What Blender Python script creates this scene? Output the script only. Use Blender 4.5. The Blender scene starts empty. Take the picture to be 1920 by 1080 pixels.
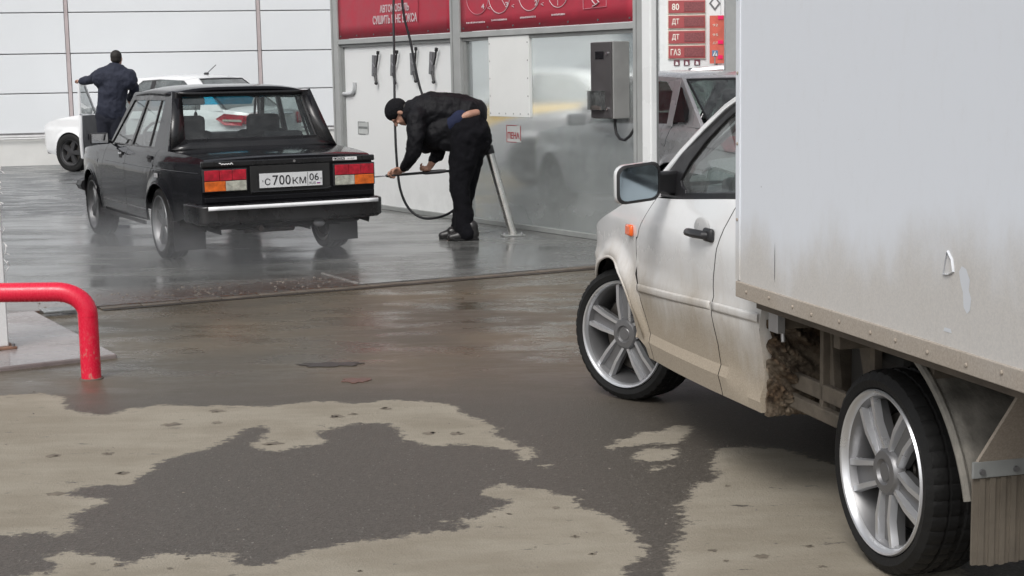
import bpy, math, random
import numpy as np
from mathutils import Vector, Matrix
random.seed(7)
S = bpy.context.scene
COL = S.collection

# ---------------------------------------------------------------- camera
FPX, CAMH = 2900.0, 1.5
PIT, ROL = math.atan(407 / FPX), 0.018
_F = Vector((0, math.cos(PIT), -math.sin(PIT)))
_R0 = Vector((1, 0, 0)); _U0 = _R0.cross(_F)
_R = _R0 * math.cos(ROL) - _U0 * math.sin(ROL); _U = _R.cross(_F)
CC = Vector((0, 0, CAMH))
cam = bpy.data.cameras.new('camera'); cam.sensor_width = 36; cam.lens = FPX / 1920 * 36
cam.clip_start = 0.1; cam.clip_end = 2000
co = bpy.data.objects.new('camera', cam); COL.objects.link(co)
m = Matrix((( _R.x, _U.x, -_F.x, CC.x), (_R.y, _U.y, -_F.y, CC.y), (_R.z, _U.z, -_F.z, CC.z), (0, 0, 0, 1)))
co.matrix_world = m; S.camera = co

# ---------------------------------------------------------------- world, sun, exposure (overcast)
w = bpy.data.worlds.new('World'); S.world = w; w.use_nodes = True
nt = w.node_tree; nt.nodes.clear()
out = nt.nodes.new('ShaderNodeOutputWorld'); bg = nt.nodes.new('ShaderNodeBackground')
sky = nt.nodes.new('ShaderNodeTexSky'); sky.sky_type = 'NISHITA'; sky.sun_disc = False
SUN_EL, SUN_ROT = math.radians(48), math.radians(204)
sky.sun_elevation = SUN_EL; sky.sun_rotation = SUN_ROT
sky.air_density = 1.0; sky.dust_density = 4.0; sky.ozone_density = 1.0
hs = nt.nodes.new('ShaderNodeHueSaturation'); hs.inputs['Saturation'].default_value = 0.22
nt.links.new(sky.outputs[0], hs.inputs['Color']); nt.links.new(hs.outputs[0], bg.inputs['Color'])
bg.inputs['Strength'].default_value = 0.15
nt.links.new(bg.outputs[0], out.inputs[0])
sl = bpy.data.lights.new('sun', 'SUN'); sl.energy = 1.3; sl.angle = math.radians(25); sl.color = (1, 0.97, 0.93)
so = bpy.data.objects.new('sun', sl); COL.objects.link(so)
# direction towards the sun for NISHITA: rotation measured from +Y clockwise
sd = Vector((math.sin(SUN_ROT) * math.cos(SUN_EL), math.cos(SUN_ROT) * math.cos(SUN_EL), math.sin(SUN_EL)))
so.rotation_euler = sd.to_track_quat('Z', 'Y').to_euler()
S.view_settings.view_transform = 'Standard'; S.view_settings.look = 'None'
S.view_settings.exposure = 0.0; S.view_settings.gamma = 1; S.view_settings.use_curve_mapping = False
S.cycles.max_bounces = 8; S.cycles.transparent_max_bounces = 16; S.cycles.use_denoising = True
S.cycles.transmission_bounces = 8; S.cycles.glossy_bounces = 4; S.cycles.diffuse_bounces = 3

# ---------------------------------------------------------------- materials
def new_mat(name):
    m = bpy.data.materials.new(name); m.use_nodes = True
    return m, m.node_tree, m.node_tree.nodes['Principled BSDF']
def noise(nt, scale, detail=4, rough=0.55, vec=None, w=None):
    n = nt.nodes.new('ShaderNodeTexNoise'); n.inputs['Scale'].default_value = scale
    n.inputs['Detail'].default_value = detail; n.inputs['Roughness'].default_value = rough
    if vec is not None: nt.links.new(vec, n.inputs['Vector'])
    return n.outputs['Fac']
def ramp(nt, fac, stops):
    r = nt.nodes.new('ShaderNodeValToRGB'); e = r.color_ramp.elements
    while len(e) < len(stops): e.new(0.5)
    for i, (p, c) in enumerate(stops):
        e[i].position = p; e[i].color = (c, c, c, 1) if isinstance(c, (int, float)) else (*c, 1)
    nt.links.new(fac, r.inputs[0]); return r.outputs[0]
def math_n(nt, op, a, b=None, c=None):
    n = nt.nodes.new('ShaderNodeMath'); n.operation = op
    for i, v in enumerate((a, b, c)):
        if v is None: continue
        if isinstance(v, (int, float)): n.inputs[i].default_value = v
        else: nt.links.new(v, n.inputs[i])
    return n.outputs[0]
def mixc(nt, fac, a, b):
    n = nt.nodes.new('ShaderNodeMix'); n.data_type = 'RGBA'
    for i, v in ((0, fac), (6, a), (7, b)):
        if isinstance(v, (int, float)): n.inputs[i].default_value = v
        elif isinstance(v, tuple): n.inputs[i].default_value = (*v, 1)
        else: nt.links.new(v, n.inputs[i])
    return n.outputs[2]
def bump(nt, h, strength, dist=0.01):
    b = nt.nodes.new('ShaderNodeBump'); b.inputs['Strength'].default_value = strength
    b.inputs['Distance'].default_value = dist; nt.links.new(h, b.inputs['Height']); return b.outputs[0]
def objco(nt, kind='Object'):
    t = nt.nodes.new('ShaderNodeTexCoord'); return t.outputs[kind]
def maprange(nt, v, a, b, c=0.0, d=1.0):
    n = nt.nodes.new('ShaderNodeMapRange'); n.interpolation_type = 'SMOOTHSTEP'
    nt.links.new(v, n.inputs[0])
    for i, x in enumerate((a, b, c, d)): n.inputs[i + 1].default_value = x
    return n.outputs[0]
def sep(nt, vec):
    n = nt.nodes.new('ShaderNodeSeparateXYZ'); nt.links.new(vec, n.inputs[0]); return n.outputs
def mapping(nt, vec, scale):
    n = nt.nodes.new('ShaderNodeMapping'); nt.links.new(vec, n.inputs[0]); n.inputs['Scale'].default_value = scale; return n.outputs[0]
MATS = {}
def mat(name, c, rough=0.5, metal=0.0, var=0.12, vs=6.0, bmp=0.0, bs=40.0, coat=0.0, rv=0.1, spec=0.5):
    """plain material with a little tonal and gloss variation"""
    if name in MATS: return MATS[name]
    m, nt, p = new_mat(name); v = objco(nt)
    f = noise(nt, vs, 5, 0.6, v)
    lo = tuple(x * (1 - var) for x in c); hi = tuple(min(1, x * (1 + var)) for x in c)
    nt.links.new(mixc(nt, ramp(nt, f, [(0.3, 0.0), (0.7, 1.0)]), lo, hi), p.inputs['Base Color'])
    nt.links.new(maprange(nt, f, 0.3, 0.7, max(0.02, rough - rv), min(1, rough + rv)), p.inputs['Roughness'])
    p.inputs['Metallic'].default_value = metal; p.inputs['Coat Weight'].default_value = coat
    p.inputs['Coat Roughness'].default_value = 0.05; p.inputs['Specular IOR Level'].default_value = spec
    if bmp: nt.links.new(bump(nt, noise(nt, bs, 4, 0.6, v), bmp, 0.01), p.inputs['Normal'])
    MATS[name] = m; return m
def glass(name, tint=(0.8, 0.85, 0.85), trans=0.7, dirt=0.06, rough=0.02):
    """thin vehicle pane: clear reflection over a tinted see-through layer"""
    if name in MATS: return MATS[name]
    m, nt, p = new_mat(name); o = nt.nodes['Material Output']
    tr = nt.nodes.new('ShaderNodeBsdfTransparent'); tr.inputs[0].default_value = (*[x * trans for x in tint], 1)
    gl = nt.nodes.new('ShaderNodeBsdfGlossy'); gl.inputs['Roughness'].default_value = rough
    fr = nt.nodes.new('ShaderNodeFresnel'); fr.inputs['IOR'].default_value = 1.5
    df = nt.nodes.new('ShaderNodeBsdfDiffuse'); df.inputs[0].default_value = (0.4, 0.42, 0.42, 1)
    m1 = nt.nodes.new('ShaderNodeMixShader'); m2 = nt.nodes.new('ShaderNodeMixShader')
    f = noise(nt, 9, 5, 0.65, objco(nt))
    nt.links.new(maprange(nt, f, 0.35, 0.7, dirt * 0.5, dirt * 1.6), m1.inputs[0])
    nt.links.new(tr.outputs[0], m1.inputs[1]); nt.links.new(df.outputs[0], m1.inputs[2])
    nt.links.new(math_n(nt, 'MULTIPLY', fr.outputs[0], 1.5), m2.inputs[0])
    nt.links.new(m1.outputs[0], m2.inputs[1]); nt.links.new(gl.outputs[0], m2.inputs[2])
    nt.links.new(m2.outputs[0], o.inputs[0]); MATS[name] = m; return m

# ---------------------------------------------------------------- mesh builder
class MB:
    def __init__(s): s.v = []; s.f = []; s.mi = []; s.cur = 0
    def add(s, vs, fs, M=None):
        o = len(s.v)
        s.v += [tuple(M @ Vector(q)) for q in vs] if M is not None else [tuple(q) for q in vs]
        s.f += [tuple(i + o for i in f) for f in fs]; s.mi += [s.cur] * len(fs); return s
    def box(s, c, d, M=None, rz=0.0, rx=0.0, ry=0.0):
        x, y, z = (q / 2 for q in d)
        vs = [(a * x, b * y, e * z) for e in (-1, 1) for b in (-1, 1) for a in (-1, 1)]
        T = Matrix.Translation(c) @ Matrix.Rotation(rz, 4, 'Z') @ Matrix.Rotation(ry, 4, 'Y') @ Matrix.Rotation(rx, 4, 'X')
        if M is not None: T = M @ T
        return s.add(vs, [(0, 2, 3, 1), (4, 5, 7, 6), (0, 1, 5, 4), (2, 6, 7, 3), (0, 4, 6, 2), (1, 3, 7, 5)], T)
    def bx(s, a, b, M=None):
        return s.box([(a[i] + b[i]) / 2 for i in range(3)], [abs(b[i] - a[i]) for i in range(3)], M)
    def grid(s, fn, nu, nv, M=None, flip=False, closeu=False):
        vs = [fn(i / (nu if closeu else nu), j / nv) for j in range(nv + 1) for i in range(nu if closeu else nu + 1)]
        W = nu if closeu else nu + 1; fs = []
        for j in range(nv):
            for i in range(nu):
                a, b = j * W + i, j * W + (i + 1) % W if closeu else j * W + i + 1
                q = (a, b, b + W, a + W); fs.append(q[::-1] if flip else q)
        return s.add(vs, fs, M)
    def tube(s, pts, r, n=10, M=None, cap=True, flat=1.0):
        pts = [Vector(p) for p in pts]; rs = r if isinstance(r, (list, tuple)) else [r] * len(pts)
        vs = []; fs = []; up = None
        for i, p in enumerate(pts):
            t = ((pts[min(i + 1, len(pts) - 1)] - p).normalized() + (p - pts[max(i - 1, 0)]).normalized()).normalized()
            if up is None: up = t.orthogonal().normalized()
            up = (up - t * up.dot(t)).normalized(); sd = t.cross(up)
            vs += [p + (up * math.cos(a) + sd * math.sin(a) * flat) * rs[i] for a in [2 * math.pi * k / n for k in range(n)]]
        for i in range(len(pts) - 1):
            for k in range(n):
                a, b = i * n + k, i * n + (k + 1) % n; fs.append((a, b, b + n, a + n))
        if cap: fs += [tuple(range(n))[::-1], tuple(range((len(pts) - 1) * n, len(pts) * n))]
        return s.add(vs, fs, M)
    def lathe(s, prof, n=32, M=None, close=False, mod=None):
        """profile of (axial x, radius); axis is x"""
        vs = []
        for j, (x, r) in enumerate(prof):
            for k in range(n):
                a = 2 * math.pi * k / n; rr = r + (mod(j, k) if mod else 0)
                vs.append((x, rr * math.cos(a), rr * math.sin(a)))
        L = len(prof); fs = []
        for j in range(L if close else L - 1):
            for k in range(n):
                a, b = j * n + k, j * n + (k + 1) % n; c = ((j + 1) % L) * n
                fs.append((a, c + k, c + (k + 1) % n, b))
        return s.add(vs, fs, M)
    def prism(s, pts, n, M=None):
        """polygon of 3-D points extruded by vector n"""
        k = len(pts); n = Vector(n)
        vs = [Vector(p) for p in pts] + [Vector(p) + n for p in pts]
        fs = [tuple(range(k))[::-1], tuple(range(k, 2 * k))] + [(i, (i + 1) % k, (i + 1) % k + k, i + k) for i in range(k)]
        return s.add(vs, fs, M)
    def ell(s, c, r, M=None, nu=16, nv=10):
        T = Matrix.Translation(c)
        if M is not None: T = T @ M
        vs = []; fs = []
        for j in range(nv + 1):
            th = math.pi * j / nv
            for i in range(nu):
                a = 2 * math.pi * i / nu
                vs.append((r[0] * math.sin(th) * math.cos(a), r[1] * math.sin(th) * math.sin(a), -r[2] * math.cos(th)))
        for j in range(nv):
            for i in range(nu):
                a, b = j * nu + i, j * nu + (i + 1) % nu; fs.append((a, b, b + nu, a + nu))
        return s.add(vs, fs, T)
    def cap(s, p0, p1, r0, r1, side=None, k=1.0, n=14):
        """closed tapered capsule from p0 to p1, flattened by k along 'side'"""
        p0, p1 = Vector(p0), Vector(p1); t = (p1 - p0).normalized()
        a = Vector(side) if side else t.orthogonal(); a = (a - t * a.dot(t)).normalized(); b = t.cross(a)
        ring = []
        for q in (-90, -60, -30, 0): ring.append((p0 + t * r0 * math.sin(math.radians(q)), r0 * math.cos(math.radians(q))))
        for q in (0, 30, 60, 90): ring.append((p1 + t * r1 * math.sin(math.radians(q)), r1 * math.cos(math.radians(q))))
        vs = []; fs = []
        for c, r in ring:
            r = max(r, 1e-4)
            vs += [c + a * (math.cos(2 * math.pi * i / n) * r * k) + b * (math.sin(2 * math.pi * i / n) * r) for i in range(n)]
        for j in range(len(ring) - 1):
            for i in range(n):
                u, v = j * n + i, j * n + (i + 1) % n; fs.append((u, v, v + n, u + n))
        fs += [tuple(range(n))[::-1], tuple(range((len(ring) - 1) * n, len(ring) * n))]
        return s.add(vs, fs)
    def mesh(s, name, mats, smooth=35):
        me = bpy.data.meshes.new(name); me.from_pydata(s.v, [], s.f)
        for mm in (mats if isinstance(mats, (list, tuple)) else [mats]): me.materials.append(mm)
        if len(me.materials) > 1: me.polygons.foreach_set('material_index', s.mi)
        if smooth:
            me.polygons.foreach_set('use_smooth', [True] * len(me.polygons))
            me.set_sharp_from_angle(angle=math.radians(smooth))
        me.update(); return me
    def obj(s, name, mats, parent=None, smooth=35, bevel=0, solid=0, world=False):
        if world and parent is not None:
            inv = WM(parent).inverted(); s.v = [tuple(inv @ Vector(q)) for q in s.v]
        o = bpy.data.objects.new(name, s.mesh(name, mats, smooth)); COL.objects.link(o)
        if parent is not None: o.parent = parent
        if solid:
            q = o.modifiers.new('solid', 'SOLIDIFY'); q.thickness = abs(solid); q.offset = -1 if solid > 0 else 1
        if bevel:
            q = o.modifiers.new('bevel', 'BEVEL'); q.width = bevel; q.segments = 2; q.limit_method = 'ANGLE'; q.angle_limit = math.radians(40)
        return o
def WM(o):
    M = Matrix.Translation(o.location) @ o.rotation_euler.to_matrix().to_4x4()
    return (WM(o.parent) @ M) if o.parent else M
def tag(o, label=None, cat=None, group=None, kind=None):
    if label: o['label'] = label
    if cat: o['category'] = cat
    if group: o['group'] = group
    if kind: o['kind'] = kind
    return o
def thing(name, label, cat, loc=(0, 0, 0), rz=0.0, group=None):
    o = bpy.data.objects.new(name, None); COL.objects.link(o); o.empty_display_size = 0.2
    o.location = loc; o.rotation_euler = (0, 0, rz); return tag(o, label, cat, group)
def empty(name, parent, loc=(0, 0, 0), rot=(0, 0, 0)):
    o = bpy.data.objects.new(name, None); COL.objects.link(o); o.parent = parent
    o.location = loc; o.rotation_euler = rot; return o
def copy_tree(o, parent=None):
    c = o.copy(); COL.objects.link(c); c.parent = parent
    for ch in list(o.children): copy_tree(ch, c)
    return c
TX = Matrix.Rotation(math.pi / 2, 4, 'X')
def text_ob(txt, name, parent, c, w, h, m, M=TX, depth=0.002, bold=0.0):
    """flat lettering fitted in w x h, centred on c (parent's frame), facing -y by default"""
    cu = bpy.data.curves.new(name, 'FONT'); cu.body = txt; cu.extrude = depth / 2; cu.offset = bold
    cu.align_x = 'CENTER'; cu.resolution_u = 3
    o = bpy.data.objects.new(name, cu); COL.objects.link(o)
    dg = bpy.context.evaluated_depsgraph_get(); me = bpy.data.meshes.new_from_object(o.evaluated_get(dg))
    bpy.data.objects.remove(o); bpy.data.curves.remove(cu)
    n = len(me.vertices); a = np.empty(n * 3); me.vertices.foreach_get('co', a); a = a.reshape(-1, 3)
    lo, hi = a.min(0), a.max(0); a[:, :2] = (a[:, :2] - (lo + hi)[:2] / 2) / (hi - lo)[:2] * [w, h]
    me.vertices.foreach_set('co', a.ravel()); me.transform(Matrix.Translation(c) @ M)
    me.materials.clear(); me.materials.append(m)
    o = bpy.data.objects.new(name, me); COL.objects.link(o); o.parent = parent; me.update(); return o

# common materials
M_black = mat('black_plastic', (0.02, 0.02, 0.022), 0.45, bmp=0.05, bs=200)
M_rubber = mat('tyre_rubber', (0.010, 0.010, 0.010), 0.65, bmp=0.2, bs=90, var=0.3, spec=.3)
M_chrome = mat('chrome', (0.75, 0.76, 0.78), 0.12, 1.0, var=0.05, rv=0.06)
M_alloy = mat('silver_alloy', (0.64, 0.65, 0.67), 0.30, 0.75, var=0.0, rv=0.03)
M_alloyd = mat('dark_alloy', (0.22, 0.22, 0.225), 0.42, 0.7, var=0.04, rv=.03)
M_dark = mat('dark_cavity', (0.008, 0.008, 0.008), 0.9)
M_seat = mat('seat_cloth', (0.02, 0.02, 0.024), 0.9, bmp=0.2, bs=120)
M_red = mat('red_lens', (0.40, 0.006, 0.022), 0.12, coat=0.8, var=0.45, vs=22, bmp=.25, bs=90)
M_amber = mat('amber_lens', (0.66, 0.13, 0.012), 0.12, coat=0.8, var=0.35, vs=22, bmp=.25, bs=90)
M_clear = mat('white_lens', (0.42, 0.42, 0.36), 0.15, coat=0.8, var=0.35, vs=30, bmp=.25, bs=90)
M_white = mat('white_print', (0.8, 0.8, 0.8), 0.45, var=0.03)
M_ink = mat('black_print', (0.015, 0.015, 0.018), 0.5)
M_mirror = mat('mirror_glass', (0.30, 0.36, 0.40), 0.10, 1.0, var=0.1, rv=0.04)
G_car = glass('car_glass', (0.75, 0.85, 0.83), 0.80, 0.10)
G_dark = glass('tinted_glass', (0.55, 0.62, 0.6), 0.35, 0.12)
# ================================================================ SETTING
def grid_axis(lo, hi, step, outer):
    return np.array(sorted(set([-o for o in outer] + list(np.round(np.arange(lo, hi + 1e-6, step), 4)) + list(outer))))
DRY = [[(-3.047, 7.406), (-2.468, 7.29), (-2.278, 7.326), (-2.135, 7.198), (-2.051, 6.948), (-1.956, 6.882), (-1.889, 6.819), (-1.816, 6.824), (-1.778, 6.925), (-1.698, 6.966), (-1.633, 7.014), (-1.47, 6.97), (-1.278, 6.972), (-1.131, 6.93), (-1.024, 6.981), (-0.94, 7.022), (-0.835, 7.007), (-0.728, 6.968), (-0.579, 7.022), (-0.45, 7.004), (-0.318, 6.933), (-0.265, 6.858), (-0.222, 6.683), (-0.135, 6.566), (-0.073, 6.404), (-0.061, 6.342), (-0.131, 6.332), (-0.038, 6.226), (0.016, 6.107), (0.078, 6.054), (0.091, 5.911), (0.015, 5.871), (0.027, 5.916), (0.008, 6.011), (-0.046, 6.063), (0.007, 6.034), (-0.082, 6.073), (-0.241, 6.146), (-0.364, 6.117), (-0.464, 6.259), (-0.486, 6.41), (-0.543, 6.545), (-0.664, 6.555), (-0.746, 6.535), (-0.762, 6.458), (-0.827, 6.412), (-0.83, 6.336), (-0.763, 6.257), (-0.819, 6.156), (-0.897, 6.148), (-0.953, 6.068), (-1.038, 6.112), (-1.079, 6.185), (-1.077, 6.281), (-1.034, 6.302), (-1.066, 6.354), (-1.042, 6.428), (-1.082, 6.535), (-1.139, 6.513), (-1.181, 6.414), (-1.194, 6.29), (-1.23, 6.173), (-1.292, 6.084), (-1.363, 5.999), (-1.421, 5.937), (-1.403, 5.787), (-1.426, 5.706), (-1.423, 5.607), (-1.485, 5.603), (-1.587, 5.598), (-1.638, 5.487), (-1.576, 5.446), (-1.499, 5.423), (-1.467, 5.366), (-1.486, 5.297), (-1.561, 5.215), (-1.485, 5.078), (-1.474, 5.007), (-1.529, 4.97), (-1.602, 5.031), (-1.676, 4.97), (-1.722, 4.997), (-2.076, 4.957)], [(-1.681, 4.157), (-1.514, 4.569), (-1.423, 4.577), (-1.43, 4.659), (-1.482, 4.717), (-1.512, 4.761), (-1.485, 4.788), (-1.422, 4.785), (-1.357, 4.744), (-1.288, 4.748), (-1.263, 4.718), (-1.27, 4.677), (-1.232, 4.628), (-1.199, 4.673), (-1.158, 4.721), (-1.123, 4.761), (-1.038, 4.734), (-0.978, 4.744), (-0.876, 4.71), (-0.892, 4.655), (-0.86, 4.621), (-0.765, 4.615), (-0.753, 4.653), (-0.669, 4.741), (-0.547, 4.835), (-0.505, 4.863), (-0.415, 4.872), (-0.337, 4.929), (-0.146, 4.964), (-0.129, 5.033), (-0.241, 5.033), (-0.243, 5.072), (-0.195, 5.063), (-0.14, 5.092), (-0.093, 5.139), (-0.017, 5.254), (-0.026, 5.308), (-0.106, 5.349), (-0.126, 5.387), (-0.107, 5.479), (-0.057, 5.514), (0.004, 5.479), (0.012, 5.46), (0.117, 5.426), (0.123, 5.379), (0.205, 5.343), (0.22, 5.218), (0.192, 5.196), (0.271, 5.167), (0.337, 5.057), (0.367, 4.932), (0.402, 4.823), (0.407, 4.661), (0.326, 4.56), (0.326, 4.477), (0.287, 3.892)], [(0.804, 6.0), (0.909, 6.024), (0.98, 5.987), (1.064, 5.981), (1.144, 5.834), (1.224, 5.68), (1.533, 5.601), (1.213, 3.847), (0.384, 3.887), (0.44, 4.449), (0.454, 4.525), (0.496, 4.588), (0.479, 4.657), (0.508, 4.755), (0.529, 4.837), (0.554, 4.943), (0.558, 5.009), (0.568, 5.124), (0.562, 5.196), (0.614, 5.291), (0.631, 5.379), (0.612, 5.393), (0.644, 5.43), (0.719, 5.519), (0.756, 5.613), (0.744, 5.685), (0.763, 5.802), (0.79, 5.953)], [(0.366, 6.033), (0.412, 6.144), (0.482, 6.223), (0.545, 6.305), (0.61, 6.307), (0.677, 6.401), (0.759, 6.402), (0.726, 6.256), (0.683, 6.157), (0.65, 6.076), (0.566, 6.099), (0.453, 6.058), (0.388, 6.021)], [(0.463, 5.884), (0.501, 5.975), (0.56, 6.034), (0.643, 6.012), (0.646, 5.933), (0.603, 5.843), (0.539, 5.809), (0.465, 5.823)], [(0.508, 5.716), (0.585, 5.746), (0.558, 5.698), (0.518, 5.658)], [(0.104, 5.789), (0.134, 5.787), (0.121, 5.738)]]
def sdf(X, Y, polys):
    best = np.full(X.shape, 1e9); inside = np.zeros(X.shape, bool)
    for P in polys:
        P = np.array(P); n = len(P); ins = np.zeros(X.shape, bool)
        for i in range(n):
            x0, y0 = P[i]; x1, y1 = P[(i + 1) % n]; dx, dy = x1 - x0, y1 - y0
            t = np.clip(((X - x0) * dx + (Y - y0) * dy) / (dx * dx + dy * dy + 1e-12), 0, 1)
            best = np.minimum(best, np.hypot(X - x0 - t * dx, Y - y0 - t * dy))
            c = ((y0 > Y) != (y1 > Y)) & (X < (x1 - x0) * (Y - y0) / (y1 - y0 + 1e-12) + x0); ins ^= c
        inside |= ins
    return np.where(inside, best, -best)

# ground: one sheet to the horizon, fine near the camera
xs = np.array([-300, -100, -40, -20, -12, -8, -6, -5] + list(np.arange(-4, 3.001, 0.04)) + [4, 5, 6, 8, 12, 20, 40, 100, 300.])
ys = np.array([-300, -60, -20, -8, -3, 0, 2, 3] + list(np.arange(3.5, 8.6, 0.04)) + list(np.arange(8.8, 12, 0.3)) + [13, 15, 17, 20, 25, 30, 40, 60, 100, 300, 900.])
gx, gy = np.meshgrid(xs, ys); W_, H_ = len(xs), len(ys)
me = bpy.data.meshes.new('ground')
vv = np.stack([gx.ravel(), gy.ravel(), np.zeros(gx.size)], 1)
ii = (np.arange(H_ - 1)[:, None] * W_ + np.arange(W_ - 1)[None, :]).ravel()
me.from_pydata(vv.tolist(), [], np.stack([ii, ii + 1, ii + 1 + W_, ii + W_], 1).tolist())
a = me.attributes.new('dry', 'FLOAT', 'POINT'); a.data.foreach_set('value', np.clip(sdf(gx.ravel(), gy.ravel(), DRY), -1, 1).astype(np.float32))
ground = bpy.data.objects.new('ground', me); COL.objects.link(ground); tag(ground, 'wet and dry patched asphalt of the forecourt', kind='structure')
m, nt, p = new_mat('forecourt_asphalt')
oc = objco(nt); at_ = nt.nodes.new('ShaderNodeAttribute'); at_.attribute_name = 'dry'
n1 = noise(nt, 9, 6, 0.7, oc); n2 = noise(nt, 45, 5, 0.7, oc); n3 = noise(nt, 0.9, 5, 0.6, oc); n4 = noise(nt, 240, 3, 0.7, oc); n5 = noise(nt, 2.6, 5, 0.65, mapping(nt, oc, (0.6, 1.4, 1)))
f = math_n(nt, 'ADD', at_.outputs['Fac'], math_n(nt, 'MULTIPLY', math_n(nt, 'SUBTRACT', n1, 0.5), 0.09))
f = math_n(nt, 'ADD', f, math_n(nt, 'MULTIPLY', math_n(nt, 'SUBTRACT', n2, 0.5), 0.10))
n6 = noise(nt, 20, 5, 0.7, mapping(nt, oc, (.8, 1.3, 1))); f = math_n(nt, 'ADD', f, math_n(nt, 'MULTIPLY', math_n(nt, 'SUBTRACT', n6, 0.5), 0.16))
dry = maprange(nt, f, -0.012, 0.014)
# small damp scuffs inside the dry dust
sc_ = noise(nt, 5.5, 6, 0.75, mapping(nt, oc, (0.8, 2.4, 1)))
dry = math_n(nt, 'MULTIPLY', dry, maprange(nt, sc_, 0.345, 0.375))
yy = sep(nt, oc)[1]
grav = nt.nodes.new('ShaderNodeTexVoronoi'); grav.inputs['Scale'].default_value = 120; nt.links.new(oc, grav.inputs['Vector'])
agg = ramp(nt, grav.outputs['Color'], [(0.0, (0.048, 0.041, 0.034)), (0.62, (0.090, 0.079, 0.068)), (0.90, (0.120, 0.107, 0.092)), (0.975, (0.14, 0.125, 0.11)), (1.0, (0.5, 0.48, 0.44))])
sp_ = nt.nodes.new('ShaderNodeTexVoronoi'); sp_.inputs['Scale'].default_value = 55; nt.links.new(oc, sp_.inputs['Vector'])
spk = math_n(nt, 'MULTIPLY', math_n(nt, 'LESS_THAN', sp_.outputs['Distance'], .16), math_n(nt, 'GREATER_THAN', sep(nt, sp_.outputs['Color'])[0], .80))
agg = mixc(nt, math_n(nt, 'MULTIPLY', spk, .75), agg, (.42, .40, .37))
brown = mixc(nt, maprange(nt, n3, 0.35, 0.7), (0.094, 0.080, 0.056), (0.155, 0.121, 0.078))
far = maprange(nt, yy, 6.6, 8.2); mixf = maprange(nt, yy, 4.5, 8.0, .25, .8)
wetc = mixc(nt, mixf, agg, mixc(nt, far, (0.090, 0.078, 0.062), brown))
wetc = mixc(nt, maprange(nt, yy, 14.5, 17.5), wetc, (0.13, 0.135, 0.14))
dryc = mixc(nt, maprange(nt, n5, 0.3, 0.7), (0.245, 0.214, 0.163), (0.325, 0.292, 0.232))
dryc = mixc(nt, math_n(nt, 'MULTIPLY', maprange(nt, n4, 0.35, 0.7), 0.25), dryc, (0.18, 0.16, 0.14))
# silt: thicker paler dust close to the wet rim
rim = math_n(nt, 'SUBTRACT', 1.0, maprange(nt, f, 0.0, 0.10))
dryc = mixc(nt, math_n(nt, 'MULTIPLY', rim, 0.35), dryc, (0.34, 0.305, 0.245))
damp = math_n(nt, 'MULTIPLY', math_n(nt, 'SUBTRACT', 1.0, maprange(nt, f, -0.10, -0.01)), 1.0)
nt.links.new(mixc(nt, dry, wetc, dryc), p.inputs['Base Color'])
# puddle sheen varies over the wet part
wr = maprange(nt, n5, 0.36, 0.60, 0.16, 0.44)
rw = nt.nodes.new('ShaderNodeMix'); nt.links.new(far, rw.inputs[0]); rw.inputs[2].default_value = 0.52; nt.links.new(wr, rw.inputs[3])
rr = nt.nodes.new('ShaderNodeMix'); nt.links.new(dry, rr.inputs[0]); nt.links.new(rw.outputs[0], rr.inputs[2]); rr.inputs[3].default_value = 0.9
nt.links.new(rr.outputs[0], p.inputs['Roughness'])
bh = math_n(nt, 'ADD', math_n(nt, 'MULTIPLY', n4, 0.35), math_n(nt, 'ADD', math_n(nt, 'MULTIPLY', n2, 0.5), math_n(nt, 'MULTIPLY', grav.outputs['Distance'], 0.25)))
bmpn = nt.nodes.new('ShaderNodeBump'); bmpn.inputs['Distance'].default_value = 0.012; nt.links.new(bh, bmpn.inputs['Height'])
bst = nt.nodes.new('ShaderNodeMix'); nt.links.new(far, bst.inputs[0]); bst.inputs[2].default_value = 0.45; bst.inputs[3].default_value = 0.10
nt.links.new(bst.outputs[0], bmpn.inputs['Strength']); nt.links.new(bmpn.outputs[0], p.inputs['Normal'])
me.materials.append(m)

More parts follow.
